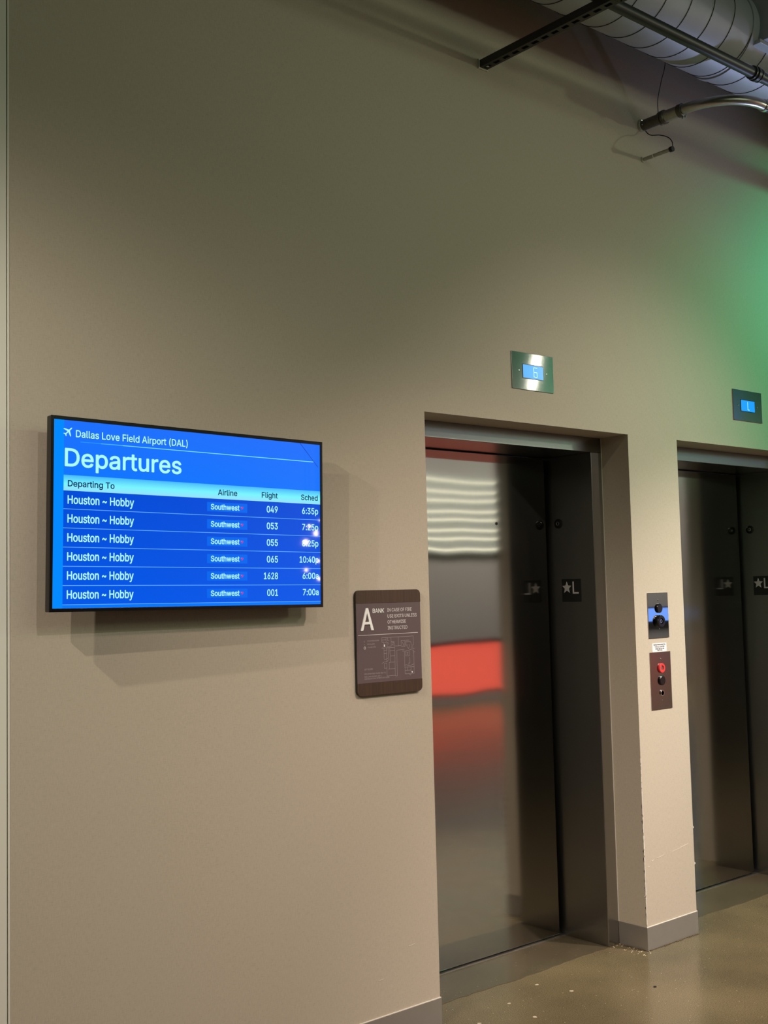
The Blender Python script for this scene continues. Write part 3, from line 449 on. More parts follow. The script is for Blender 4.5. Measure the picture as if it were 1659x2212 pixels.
tag(g2.build('pale_grit', simple('pale_grit_mat', (0.6, 0.52, 0.36), 0.8, noise=0.2), floor), kind='stuff')
MFLECK = simple('pale_stone_fleck', (0.46, 0.39, 0.28), 0.6, noise=0.1)
for (x, y, r) in [(3.45, .048, .008), (3.49, -.094, .010), (3.219, -.02, .008), (3.186, -.179, .010), (3.838, .24, .004), (2.996, -.083, .008)]:
    n = 8; m = MB(); m.prismz([(x+r*random.uniform(.7, 1.2)*math.cos(2*math.pi*k/n), y+r*.9*random.uniform(.6, 1.2)*math.sin(2*math.pi*k/n)) for k in range(n)], 0, .0008)
    m.build('stone_fleck', MFLECK, floor)
m = MB(); m.prismz([(3.748, -.293), (3.757, -.297), (3.768, -.289), (3.763, -.282), (3.752, -.285)], 0, .0012)
m.build('dark_fleck', MBLACK, floor)

# baseboards, each with its pale bead of caulk
def base(name, boxes, caulk):
    m = MB()
    for b in boxes: m.box(*b)
    o = st(m.build(name, MBASE, bevel=0.0006))
    k = MB()
    for b in caulk: k.box(*b)
    k.build('caulk_line', MCAULK, o); return o
base('baseboard_left', [(XL, X1+.004, -.004, 0, .001, .098), (X1, X1+.004, 0, DF, .001, .098)], [(XL, X1+.003, -.003, 0, .098, .1003)])
base('baseboard_centre', [(X2-.004, X3+.004, -.004, 0, .001, .098), (X2-.004, X2, 0, DF-.001, .001, .098), (X3, X3+.004, 0, DF-.001, .001, .098)],
     [(X2-.003, X3+.003, -.003, 0, .098, .1000)])
base('baseboard_right', [(X4-.004, 12, -.004, 0, .001, .098)], [(X4-.003, 12, -.003, 0, .098, .1003)])

# torn and frayed wallcovering on the corner of the pier
MTORN = simple('torn_paper_backing', (0.82, 0.78, 0.70), 0.8, noise=0.1)
tn = MB(); z = 0.102; pr = 0.002
while z < 0.82:
    dz = random.uniform(0.004, 0.013); wv = random.uniform(0.0008, 0.0034)*(1.0 if z < 0.5 else 0.7)
    if random.random() < 0.86:
        tn.add([(X2-0.0006, -0.0006, z), (X2-0.0006, -0.0006, z+dz), (X2+wv, -0.0012, z+dz), (X2+pr, -0.0012, z)], [(0, 1, 2, 3)])
        tn.add([(X2-0.0012, pr*.8, z), (X2-0.0012, wv*.8, z+dz), (X2-0.0006, -0.0006, z+dz), (X2-0.0006, -0.0006, z)], [(0, 1, 2, 3)])
    pr = wv; z += dz
tag(tn.build('torn_wallcovering', MTORN, wall), kind='stuff')
dk = MB(); z = 0.14
while z < 0.62:
    dz = random.uniform(0.01, 0.03)
    dk.add([(X2-0.0014, 0.001, z), (X2-0.0014, 0.0012, z+dz), (X2-0.0014, random.uniform(.003, .006), z+dz*.6), (X2-0.0014, .003, z+dz*.2)], [(0, 1, 2, 3)])
    z += dz+random.uniform(.005, .04)
tag(dk.build('torn_gap', MBLACK, wall), kind='stuff')
for (z, l, dz) in [(.262, .011, .001), (.236, .012, -.004), (.225, .010, -.003), (.30, .006, .004)]:
    MB().tube([(X2-.001, -.001, z), (X2-l*.5, -.002, z+dz*.3), (X2-l, -.002, z+dz)], .0005, 5).build('loose_thread', MTORN, wall)
for (z, l) in [(.31, .006), (.47, .004)]:
    MB().add([(X3-.001, -.001, z-.006), (X3+l, -.002, z), (X3-.001, -.001, z+.006)], [(0, 1, 2)]).build('loose_thread', MTORN, wall)
# scuffs on the pier and left wall
for (xa, za, xb, zb, r) in [(4.150, .372, 4.165, .374, .0018), (4.19, .377, 4.24, .384, .0012), (4.30, .388, 4.36, .394, .0009), (4.36, .396, 4.42, .404, .0016), (4.12, .35, 4.135, .352, .0016), (2.60, .222, 2.62, .224, .0012), (2.74, .31, 2.77, .312, .0012)]:
    MB().prism([(xa, za-r), ((xa+xb)/2, (za+zb)/2-r*1.3), (xb, zb-r), (xb, zb+r*.6), ((xa+xb)/2, (za+zb)/2+r*.5), (xa, za+r)], -.0007, .0).build('scuff_mark', simple('scuff', (.66, .58, .48), .7, noise=.05), wall)

# lift frames (trim), doors
def lift(n, xa, xb):
    fr = st(MB().box(xa, xb, DF, DD+.02, ZH, ZS).build('trim_%d' % n, MHEAD, uv=True, bevel=0.0012))
    xi, xo = xa+.0745, xb-.0745
    j = MB().box(xo, xb, DF, DD+.10, 0, ZH-.0006).build('frame_jamb', MFRAME, fr, uv=True, bevel=0.0022)
    j = MB().box(xa, xi, DF, DD+.10, 0, ZH-.0006).build('frame_jamb', MFRAME, fr, uv=True, bevel=0.0022)
    for x_ in (xa+.0004, xb-.0034): MB().box(x_, x_+.003, DF-.0022, DF, .098, ZS-.001).build('caulk_line', MCAULK, fr)
    d = st(MB().box(xi+.003, xo-.025, DD, DD+.03, .010, ZH-.005).build('door_%d' % n, MDOOR, uv=True, bevel=0.0012))
    MB().box(xi, xo, DD-.012, DD+.06, 0, .004).build('door_sill', MSILL, d)
    MB().box(xi, xo, DD+.062, DD+.075, .0, ZH).build('dark_gap_backing', MBLACK, d)  # black sheet added behind the door to darken the gap
    MB()._lathe(Vector((3.676+(xa-X1), DD+.001, 1.855)), Vector((0, -1, 0)), [(0, .0065), (.0025, .0065), (.0028, .004)], 20).build('release_keyhole', MBLACK, d, smooth=True)
    return d
lift(1, X1, X2); lift(2, X3, X4)

# ------------------------------------------------------------------ the far side of the lobby (seen in the steel)
YB = -7.75
bar = empty('bar_counter', (11.0, YB, 0))
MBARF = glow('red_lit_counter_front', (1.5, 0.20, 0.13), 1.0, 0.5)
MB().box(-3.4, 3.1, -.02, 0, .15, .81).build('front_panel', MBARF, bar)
MB().box(-3.5, 3.2, -.03-.2, .06, .81, .86).build('counter_top', simple('dark_counter', (.04, .03, .03), .4, noise=.1), bar)
MB().box(-3.4, 3.1, -.2, -.02, .0, .81).build('counter_body', MDARKWALL, bar)
tag(bar, 'long bar counter with red lit front, seen as red glow in first lift door', 'counter')
lv = empty('lit_louvre', (11.0, -7.9, 2.1))
MLV = glow('louvre_glow', (0.52, 0.54, 0.45), 1.0, .6); MLS = glow('louvre_strip_glow', (0.95, 0.92, 0.68), 4.5, .6)
MB().box(-1.6, 1.75, 0, .04, 0, 1.12).build('backlit_panel', MLV, lv)
for k in range(8):
    z = .06+k*.138+(.01 if k % 2 else -.006)
    MB().tube([(-1.6, .06, z), (1.75, .06, z)], .009, 8).build('strip_lamp', MLS, lv)
tag(lv, 'bright louvred light panel with horizontal strips, mirrored high on first lift door', 'light panel')
bs = empty('blue_light_strip', (14.8, -7.9, 1.02))
MB().box(-.75, .75, 0, .03, 0, .2).build('lit_face', glow('blue_strip_glow', (.40, .85, 2.3), 1.0, .5), bs)
MB().box(-.78, .78, -.04, 0, -.02, .22).build('strip_case', MBLACK, bs)
tag(bs, 'blue lit strip mirrored as a blue band in the call button plate', 'light panel')
for nm, px_, w_, col, lab in (('pale_blue_sign', 10.35, .30, (1.1, 1.5, 2.2), 'pale blue lit panel mirrored at the left end of the first lift header'), ('deep_blue_sign', 16.9, .38, (.30, .42, 2.6), 'deep blue lit panel mirrored in the second lift header')):
    q_ = empty(nm, (px_, -7.9, 3.55))
    MB().box(-w_, w_, 0, .03, 0, .42).build('lit_face', glow(nm+'_glow', col, 1.0, .5), q_)
    MB().box(-w_-.02, w_+.02, -.05, 0, -.02, .44).build('sign_case', MBLACK, q_)
    tag(q_, lab, 'light panel')
BULB_LABELS = ['small bulb on a cord glinting beside 7:25p, higher and left of its pair',
    'larger bulb on a cord glinting at the display edge beside 7:25p',
    'tiny bulb on a cord, topmost glint at the display edge',
    'round bulb on a cord glinting over 8:25p',
    'bulb on a cord glinting just above 6:00a, left one',
    'bulb on a cord glinting at the display edge between 10:40p and 6:00a',
    'lowest bulb on a cord, glinting at the display edge beside 6:00a']
MBULB = glow('bulb_glow', (1, .80, .58), 38, .4)
for i, (x, y, z, r) in enumerate([(7.82, -7.0, 2.20, .03), (8.16, -7.3, 2.14, .055), (7.97, -7.0, 2.27, .02), (7.53, -6.7, 2.01, .055), (7.93, -7.2, 1.72, .035), (7.62, -6.6, 1.81, .03), (7.79, -6.8, 1.62, .035)]):
    r *= .55; g = empty('pendant_bulb', (x, y, z))
    MB()._lathe(Vector((0, 0, -r)), Vector((0, 0, 1)), [(0, r*.1), (r*.15, r*.55), (r*.5, r*.87), (r, r), (r*1.5, r*.87), (r*1.85, r*.55), (r*2.1, r*.3)], 16).build('globe', MBULB, g, smooth=True, angle=60)
    MB().tube([(0, 0, r*1.05), (0, 0, ZC-z)], .004, 6).build('cord', MCABLE, g)
    tag(g, BULB_LABELS[i], 'pendant lamp', 'globe bulbs across the lobby')

# ------------------------------------------------------------------ departures display
TVC = Vector((1.851, -0.0585, 1.801))
tv = empty('departures_display', TVC, (0.00807, 0.0115, 0.0180))
tag(tv, 'wall-mounted flat display showing a blue airport departures board, black bezel', 'display')
W2, H2, SW, SH = .4855, .2775, .4760, .2670
MB().box(-W2, W2, -.0245, 0, -H2, H2).build('housing', MTVB, tv, bevel=.003)
bz = MB().box(-W2, -SW, -.0285, -.0245, -H2, H2).box(SW, W2, -.0285, -.0245, -H2, H2).box(-SW, SW, -.0285, -.0245, SH, H2).box(-SW, SW, -.0285, -.0245, -H2, -SH)
bz.build('bezel', MTVB, tv, bevel=.0008)
MB().box(-.2, .2, 0, .015, -.15, .15).box(-.16, -.12, .015, .0565, -.14, .14).box(.12, .16, .015, .052, -.14, .14).build('wall_bracket', MBLACK, tv)
def screen_mat(name, c0, c1, z0=-.267, z1=.267, xg=None):
    m, nt, b = new_mat(name); L = nt.links.new
    tc = N(nt, 'ShaderNodeTexCoord'); s = N(nt, 'ShaderNodeSeparateXYZ'); L(tc.outputs['Object'], s.inputs[0])
    r = N(nt, 'ShaderNodeMapRange', i1=z0, i2=z1); L(s.outputs[2], r.inputs[0])
    mx = N(nt, 'ShaderNodeMix', data_type='RGBA'); L(r.outputs[0], mx.inputs['Factor'])
    mx.inputs[6].default_value = (*c0, 1); mx.inputs[7].default_value = (*c1, 1)
    out = mx.outputs[2]
    if xg:
        r2 = N(nt, 'ShaderNodeMapRange', i1=xg[0], i2=xg[1]); L(s.outputs[0], r2.inputs[0])
        m3 = N(nt, 'ShaderNodeMix', data_type='RGBA'); L(r2.outputs[0], m3.inputs['Factor'])
        L(out, m3.inputs[6]); m3.inputs[7].default_value = (*xg[2], 1); out = m3.outputs[2]
    L(out, b.inputs['Emission Color']); b.inputs['Emission Strength'].default_value = 1
    b.inputs['Base Color'].default_value = (.0, .0, .0, 1); b.inputs['Roughness'].default_value = .03
    return m
MS_BG = screen_mat('screen_background', lin((0, 120, 255)), lin((28, 112, 252)), .02, .26)
MS_TAB = screen_mat('screen_table', lin((0, 88, 232)), lin((0, 68, 205)))
MS_BAR = None
def bar_mat():
    m, nt, b = new_mat('screen_header_bar'); L = nt.links.new
    tc = N(nt, 'ShaderNodeTexCoord'); s = N(nt, 'ShaderNodeSeparateXYZ'); L(tc.outputs['Object'], s.inputs[0])
    r = N(nt, 'ShaderNodeMapRange', i1=.066, i2=.1105); L(s.outputs[2], r.inputs[0])
    cr = N(nt, 'ShaderNodeValToRGB'); L(r.outputs[0], cr.inputs[0])
    e = cr.color_ramp.elements; e[0].position = 0; e[0].color = (*lin((150, 225, 255)), 1); e[1].position = 1; e[1].color = (*lin((70, 185, 250)), 1)
    k = e.new(.45); k.color = (*lin((120, 245, 255)), 1)
    L(cr.outputs[0], b.inputs['Emission Color']); b.inputs['Emission Strength'].default_value = 1
    b.inputs['Base Color'].default_value = (0, 0, 0, 1); b.inputs['Roughness'].default_value = .03; return m
MS_BAR = bar_mat()
MS_STRIP = glow('screen_left_strip', lin((0, 138, 255)), 1, .03)
MS_LINE = glow('screen_line', lin((95, 175, 255)), 1, .03)
MS_TXT = glow('screen_text', lin((172, 252, 255)), 1, .03)
MS_DK = glow('screen_text_shadow', lin((0, 48, 165)), 1, .03)
MS_NAVY = glow('screen_navy_text', lin((10, 28, 95)), 1, .03)
MS_LOGO = glow('screen_logo_panel', lin((0, 104, 240)), 1, .03)
MS_PINK = glow('screen_heart_red', lin((205, 60, 150)), 1, .03); MS_GREY = glow('screen_heart_grey', lin((150, 130, 215)), 1, .03); MS_PUR = glow('screen_heart_purple', lin((120, 80, 215)), 1, .03)
scr = MB().box(-SW, SW, -.0262, -.0245, -SH, SH).build('screen', MS_BG, tv)
Y0 = -.0262
def flat(x0, x1, z0, z1, lv_, mat, name, par=None):
    return MB().add([(x0, Y0-lv_*.00012, z0), (x1, Y0-lv_*.00012, z0), (x1, Y0-lv_*.00012, z1), (x0, Y0-lv_*.00012, z1)], [(0, 1, 2, 3)]).build(name, mat, par or scr)
flat(-SW, -.4452, -SH, SH, 1, MS_STRIP, 'side_band')
flat(-.4452, SW, -.2585, .066, 1, MS_TAB, 'table_panel')
flat(-.4452, SW, .066, .1105, 1, MS_BAR, 'header_bar')
for k in range(6):
    z = .0138-.0542*k; flat(-.4452, SW, z-.0009, z+.0009, 2, MS_LINE, 'row_line')
# thin rule under the airport name, fading in from the left, and the folded corner line
yy = Y0-.00024
for a, b_, c in ((-.395, -.33, (40, 150, 255)), (-.33, -.26, (80, 190, 255)), (-.26, .4486, (125, 232, 255))):
    MB().add([(a, yy, .2065), (b_, yy, .2065), (b_, yy, .2089), (a, yy, .2085)], [(0, 1, 2, 3)]).build('heading_rule', glow('rule_glow', lin(c), 1, .03), scr)
MB().add([(.3920, yy, .2665), (.3945, yy, .2665), (.4685, yy, .1915), (.4660, yy, .1920)], [(0, 1, 2, 3)]).build('fold_line', MS_DK, scr)
def stext(body, x0, x1, base_, cap, mat=MS_TXT, off=.0, sh=.0, name='lettering'):
    if sh:
        text(body, x0, x1, base_-sh*.04, cap, Y0-.00038, MS_DK, scr, 'lettering_shadow', spread=sh*.12)
    text(body, x0, x1, base_, cap, Y0-.00048, mat, scr, name, spread=cap*.028)
stext('Dallas Love Field Airport (DAL)', -.4088, -.0394, .2205, .0200, sh=.01, off=.008)
stext('Departures', -.4411, -.0623, .1360, .0500, sh=.012, off=.006)
stext('Departing To', -.4320, -.2865, .0783, .0172, MS_NAVY, .012)
stext('Airline', .0712, .1426, .0783, .0172, MS_NAVY, .012)
stext('Flight', .2379, .3000, .0783, .0172, MS_NAVY, .012)
stext('Sched', .3964, .4651, .0783, .0172, MS_NAVY, .012)
fl = [('049', .2571, '6:35p', .4000), ('053', .2571, '7:25p', .4000), ('055', .2571, '8:25p', .4000), ('065', .2571, '10:40p', .3890), ('1628', .2452, '6:00a', .4010), ('001', .2580, '7:00a', .4020)]
for k, (n_, nx, t_, tx) in enumerate(fl):
    dz = -.0538*k
    stext('Houston ~ Hobby', -.4321, -.2228, .0290+dz, .0232, sh=.008, off=.014)
    stext(n_, nx, .3000, .0312+dz, .0205, sh=.008, off=.014)
    stext(t_, tx, .4668, .0322+dz, .0200, sh=.008, off=.014)
    lo = MB().add([(.0310, Y0-.00024, .0262+dz), (.1812, Y0-.00024, .0262+dz), (.1812, Y0-.00024, .0548+dz), (.0310, Y0-.00024, .0548+dz)], [(0, 1, 2, 3)]).build('logo_panel', MS_LOGO, scr)
    text('Southwest', .0453, .1508, .0325+dz, .0165, Y0-.00048, MS_TXT, scr, 'logo_lettering', heavy=True, spread=.0006)
    def heart(f0, f1):                    # slice of a heart outline
        pts = []
        for i in range(25):
            t = f0+(f1-f0)*i/24; pts.append((.1603+.00034*16*math.sin(t)**3, Y0-.0006, .0408+dz+.00036*(13*math.cos(t)-5*math.cos(2*t)-2*math.cos(3*t)-math.cos(4*t))))
        return pts
    for nm, mt, a, b_ in (('heart_red', MS_PINK, 0.0, 3.3), ('heart_purple', MS_PUR, 3.3, 4.9), ('heart_grey', MS_GREY, 4.9, 6.283)):
        p = heart(a, b_); cpt = (.1603, Y0-.0006, .0408+dz)
        MB().add(p+[cpt], [tuple(reversed(range(len(p)+1)))]).build(nm, mt, scr)
# aeroplane symbol, flying up to the right
ap = [(0, 1.0), (.12, .8), (.12, .28), (.95, -.22), (.95, -.42), (.12, -.14), (.10, -.66), (.36, -.88), (.36, -1.02), (0, -.90)]
ap = ap+[(-x, z) for x, z in reversed(ap[1:-1])]
ca, sa = math.cos(R(-45)), math.sin(R(-45))
ap = [(-.4320+.0158*(x*ca-z*sa), .2355+.0158*(x*sa+z*ca)) for x, z in ap]
MB().add([(x, Y0-.0005, z) for x, z in ap], [tuple(reversed(range(len(ap))))]).build('aeroplane_symbol', MS_TXT, scr)

# ------------------------------------------------------------------ floor-evacuation sign by the first lift
sg = empty('evacuation_sign', (2.676, 0, 1.203))
tag(sg, 'plum grey wall sign reading A BANK with fire exit map between wood strips', 'sign')
sx0, sx1, sz0, sz1 = -.1515, .1515, 0, .368
MB().prism(rrect(sx0, sx1, sz0, sz1, .018), -.009, 0).build('backing_board', MBLK2, sg)
pl = MB().add([], []); pl.box(sx0+.001, sx1-.001, -.0115, -.009, .0438, .3222)
plate = pl.build('map_plate', MSIGN, sg)
tp = [(sx0+.0005, .3225), (sx1-.0005, .3225)]+[p for p in rrect(sx0+.0005, sx1-.0005, .30, sz1, .018) if p[1] > .33]
MB().prism(tp, -.0125, -.009).build('wood_strip', MWOOD, sg)
bp_ = [p for p in rrect(sx0+.0005, sx1-.0005, 0, .1, .018) if p[1] < .03]
bl = [p for p in bp_ if p[0] < 0]; br = [p for p in bp_ if p[0] >= 0]
MB().prism(bl+br+[(sx1-.0005, .0435), (sx0+.0005, .0435)], -.0125, -.009).build('wood_strip', MWOOD, sg)
def sl(x, z): return (x-2.676, z-1.203)
yS = -.0118
ax0, ax1, az, ah, aw = 2.543-2.676, 2.602-2.676, 1.4300-1.203, .0785, .0105; am = (ax0+ax1)/2
MB().prism([(ax0, az), (ax0+aw, az), (am+aw*.48, az+ah), (am-aw*.48, az+ah)], -.0150, -.0115).prism(
    [(ax1-aw, az), (ax1, az), (am+aw*.48, az+ah), (am-aw*.48, az+ah)], -.01495, -.0115).prism(
    [(ax0+.0105, az+ah*.27), (ax1-.0105, az+ah*.27), (ax1-.0125, az+ah*.385), (ax0+.0125, az+ah*.385)], -.0149, -.0115).build('raised_letter', MWHITE, sg)
text('BANK', 2.600-2.676, 2.6524-2.676, 1.4908-1.203, .0150, -.0125, MWHITE, sg, 'raised_letters', heavy=True, spread=.0003)
for s_t, xe, zb in (('IN CASE OF FIRE', 2.7844, 1.4934), ('USE EXITS UNLESS', 2.8076, 1.4720), ('OTHERWISE', 2.7548, 1.4510), ('INSTRUCTED', 2.7616, 1.4298)):
    text(s_t, 2.6685-2.676, xe-2.676, zb-1.203, .0118, yS, MGREYP, sg, 'lettering', spread=.00015)
def sline(m, pts, wd=.0010):
    for a, b_ in zip(pts[:-1], pts[1:]):
        a = Vector(sl(*a)); b_ = Vector(sl(*b_)); d = (b_-a).normalized(); n = Vector((-d.y, d.x))*wd/2; a = a-d*wd/2; b_ = b_+d*wd/2
        m.add([(q.x, yS, q.y) for q in (a-n, b_-n, b_+n, a+n)], [(0, 1, 2, 3)])
m = MB(); sline(m, [(2.5326, 1.414), (2.811, 1.414)], .0016); m.build('divider_rule', MGREYP, sg)
m = MB()
for pth in [
    [(2.6393, 1.402), (2.7893, 1.402), (2.7893, 1.371), (2.7855, 1.371), (2.7855, 1.349), (2.7893, 1.349), (2.7893, 1.2677), (2.7456, 1.2677), (2.7456, 1.292)],
    [(2.6393, 1.402), (2.6393, 1.3862), (2.648, 1.3862), (2.648, 1.3700)], [(2.6393, 1.394), (2.6593, 1.394), (2.6593, 1.402)], [(2.6593, 1.394), (2.6593, 1.384), (2.651, 1.384)],
    [(2.6665, 1.402), (2.6665, 1.391), (2.672, 1.391)], [(2.6827, 1.402), (2.6827, 1.3700), (2.663, 1.3700), (2.663, 1.384), (2.668, 1.384), (2.668, 1.377)],
    [(2.6827, 1.3860), (2.697, 1.3860), (2.697, 1.3700), (2.7296, 1.3700), (2.7296, 1.3880), (2.7477, 1.3880), (2.7477, 1.3655), (2.7296, 1.3655)],
    [(2.717, 1.402), (2.717, 1.3700)], [(2.688, 1.383), (2.694, 1.383), (2.688, 1.374), (2.694, 1.374)],
    [(2.638, 1.3655), (2.697, 1.3655)], [(2.6485, 1.3655), (2.6485, 1.327)], [(2.6598, 1.3655), (2.6598, 1.315)], [(2.6485, 1.356), (2.6598, 1.356)], [(2.6485, 1.346), (2.6598, 1.346)],
    [(2.6675, 1.3655), (2.6675, 1.328), (2.66, 1.328)], [(2.6755, 1.3655), (2.6755, 1.346), (2.6790, 1.338), (2.6775, 1.316)], [(2.6987, 1.3655), (2.6987, 1.2650)],
    [(2.6755, 1.354), (2.6987, 1.354)], [(2.6790, 1.336), (2.6987, 1.336)], [(2.6715, 1.3135), (2.6987, 1.3135)], [(2.6665, 1.2900), (2.6987, 1.2900)], [(2.6715, 1.3135), (2.6715, 1.2900)],
    [(2.6485, 1.325), (2.6598, 1.325)], [(2.638, 1.312), (2.650, 1.3165), (2.6598, 1.3165), (2.672, 1.325)], [(2.6485, 1.3105), (2.6598, 1.3105), (2.6598, 1.294), (2.6485, 1.294), (2.6485, 1.3105)],
    [(2.6598, 1.294), (2.6598, 1.2660), (2.6987, 1.2660), (2.7015, 1.2635), (2.7085, 1.2635), (2.7085, 1.3545), (2.7437, 1.3560)],
    [(2.7446, 1.3500), (2.7446, 1.292), (2.7893, 1.292)], [(2.735, 1.3500), (2.7446, 1.3500)], [(2.750, 1.350), (2.768, 1.350), (2.768, 1.332), (2.750, 1.332), (2.750, 1.350)], [(2.755, 1.345), (2.763, 1.345), (2.755, 1.337), (2.763, 1.337)],
    [(2.752, 1.388), (2.768, 1.388)], [(2.752, 1.388), (2.752, 1.370), (2.762, 1.370)], [(2.752, 1.382), (2.775, 1.382), (2.778, 1.376), (2.778, 1.354), (2.768, 1.354)], [(2.757, 1.366), (2.765, 1.357), (2.770, 1.372)], [(2.735, 1.383), (2.742, 1.372), (2.738, 1.368)],
    [(2.7855, 1.356), (2.7935, 1.358)], [(2.7893, 1.344), (2.7955, 1.345)], [(2.770, 1.326), (2.770, 1.306), (2.764, 1.306), (2.764, 1.296)],
    [(2.7446, 1.300), (2.757, 1.300), (2.757, 1.297), (2.774, 1.297), (2.789, 1.302)], [(2.7456, 1.280), (2.775, 1.280)], [(2.757, 1.292), (2.757, 1.280)], [(2.774, 1.292), (2.774, 1.276)], [(2.765, 1.267), (2.770, 1.2625), (2.775, 1.267)]]:
    sline(m, pth, .0009)
tag(m.build('floor_plan_lines', MFAINT, sg), kind='stuff')
m = MB()
for (x, z, a, b_) in ((2.651, 1.3735, .0024, .0040), (2.7795, 1.2735, .0026, .0028)):
    MB().add([(x-2.676+i*a, yS-.0002, z-1.203+j*b_) for i, j in ((-1, -1), (1, -1), (1, 1), (-1, 1))], [(0, 1, 2, 3)]).build('map_marker', MWHITE, sg)

# small print: the key and the lines under the plan, too fine to read in the photograph
text('E', 2.5575-2.676, 2.5605-2.676, 1.3885-1.203, .0058, yS, MFAINT, sg, 'small_print')
text('FIRE EXTINGUISHER', 2.572-2.676, 2.6262-2.676, 1.3910-1.203, .0042, yS, MFAINT, sg, 'small_print')
text('A', 2.5572-2.676, 2.5608-2.676, 1.3788-1.203, .0048, yS, MFAINT, sg, 'small_print')
text('FIRE ALARM', 2.572-2.676, 2.6058-2.676, 1.3795-1.203, .0042, yS, MFAINT, sg, 'small_print')
text('YOU ARE HERE', 2.573-2.676, 2.6110-2.676, 1.3690-1.203, .0042, yS, MFAINT, sg, 'small_print')
cx, cz = sl(2.5608, 1.3695); n = 20
MB().add([(cx+r_*math.cos(2*math.pi*k/n), yS, cz+r_*math.sin(2*math.pi*k/n)) for r_ in (.0050, .0030) for k in range(n)],
         [(k, (k+1) % n, n+(k+1) % n, n+k) for k in range(n)]).build('key_ring', MGREYP, sg)
text('1ST FLOOR', 2.556-2.676, 2.594-2.676, 1.2918-1.203, .0055, yS, MFAINT, sg, 'small_print')
text('FIRE DEPARTMENT PHONE: DIAL 911', 2.5558-2.676, 2.655-2.676, 1.2762-1.203, .0048, yS, MFAINT, sg, 'small_print')
text('FIRE ALARM SOUNDS LIKE A', 2.5555-2.676, 2.6331-2.676, 1.2665-1.203, .0046, yS, MFAINT, sg, 'small_print')
text('CONTINUOUS LOUD, INTERMITTENT SOUND', 2.5561-2.676, 2.6705-2.676, 1.2592-1.203, .0046, yS, MFAINT, sg, 'small_print')

# ------------------------------------------------------------------ floor indicators above the lifts
def segs(ch, x0, x1, z0, z1, t):
    zm = (z0+z1)/2; S = {'a': (x0, x1, z1-t, z1), 'g': (x0, x1, zm-t/2, zm+t/2), 'd': (x0, x1, z0, z0+t), 'f': (x0, x0+t, zm, z1), 'e': (x0, x0+t, z0, zm), 'b': (x1-t, x1, zm, z1), 'c': (x1-t, x1, z0, zm)}
    return [S[k] for k in {'6': 'afgedc', 'L': 'fed'}[ch]]
MLCD = glow('lcd_blue', lin((0, 150, 255)), 1.1, .2); MLCD2 = glow('lcd_pale', lin((175, 245, 255)), 1.2, .2)
def indicator(x0, x1, z0, z1, ch, label):
    cx, cz = (x0+x1)/2, (z0+z1)/2; hw, hh = (x1-x0)/2, (z1-z0)/2
    g = empty('floor_indicator', (cx, 0, cz)); tag(g, label, 'indicator')
    MB().box(-hw, hw, -.004, 0, -hh, hh).build('face_plate', MPLATE, g, uv=True, bevel=.0006)
    MB().box(-.063, .063, -.0052, -.004, -.030, .030).build('display_frame', MBLK2, g)
    lc = MB().box(-.060, .060, -.0056, -.0052, -.027, .027).build('display_window', MLCD, g)
    m = MB()
    for a in segs(ch, .002 if ch == '6' else -.004, .024 if ch == '6' else .012, -.0205, .0205, .0028): m.box(a[0], a[1], -.0062, -.0056, a[2], a[3])
    m.build('lit_digit', MLCD2, lc)
    for s in (-1, 1):
        MB()._lathe(Vector((s*.082, -.004, 0)), Vector((0, -1, 0)), [(0, .0038), (.0012, .0036), (.002, .002)], 14).build('screw', MCHROME, g, smooth=True)
    return g
indicator(3.365, 3.614, 2.370, 2.522, '6', 'steel floor indicator with blue window showing 6 above first lift')
indicator(4.938, 5.192, 2.367, 2.520, 'L', 'steel floor indicator with blue window showing L above second lift')

# ------------------------------------------------------------------ call station and fire service plate on the pier
def button(par, name, x, z, r, d, mat, n=28):
    return MB()._lathe(Vector((x, -.0035, z)), Vector((0, -1, 0)), [(0, r), (d*.7, r), (d, r*.86), (d, r*.05)], n).build(name, mat, par, smooth=True)
def ring(par, name, x, z, r0, r1, d, mat, y=-.0035, n=28):
    m = MB(); vs = []; prof = [(0, r1), (d*.8, r1), (d, r1*.93), (d, r0), (d*.2, r0)]
    for a, r in prof: vs += [(x+r*math.cos(2*math.pi*k/n), y-a, z+r*math.sin(2*math.pi*k/n)) for k in range(n)]
    m.add(vs, [(i*n+(k+1) % n, i*n+k, (i+1)*n+k, (i+1)*n+(k+1) % n) for i in range(4) for k in range(n)]); return m.build(name, mat, par, smooth=True)
def screw(par, x, z, r=.0034): return MB()._lathe(Vector((x, -.0035, z)), Vector((0, -1, 0)), [(0, r), (.0012, r*.95), (.002, r*.5)], 14).build('screw', MCHROME, par, smooth=True)
cs = empty('call_station', (4.266, 0, 1.431)); tag(cs, 'dark steel call plate with two black round buttons, upper plate on the pier', 'control panel')
MB().box(-.0740, .0740, -.0035, 0, -.1005, .1005).build('face_plate', MPLATEH, cs, uv=True, bevel=.0006)
button(cs, 'call_button', .002, .031, .0205, .009, MBLK2)
ring(cs, 'call_button_ring', .002, -.026, .013, .0265, .016, MBLK2)
button(cs, 'call_button', .002, -.026, .013, .010, MBLK2)
ring(cs, 'button_halo', .002, -.026, .0055, .0085, .0125, MCHROME)
screw(cs, .002, .068); screw(cs, .002, -.060)
fs = empty('fire_service_station', (4.268, 0, 1.142)); tag(fs, 'dark steel plate with red ringed key switch, lower plate on the pier', 'control panel')
MB().box(-.0745, .0745, -.0035, 0, -.126, .126).build('face_plate', MPLATEF, fs, uv=True, bevel=.0006)
ring(fs, 'red_ring', .001, .055, .0115, .0215, .008, MRED)
button(fs, 'key_switch', .001, .055, .0112, .004, MCHROME)
button(fs, 'black_button', .001, 0, .0215, .008, MBLK2)
ring(fs, 'keyhole_ring', .0, -.055, .010, .0135, .005, MCHROME)
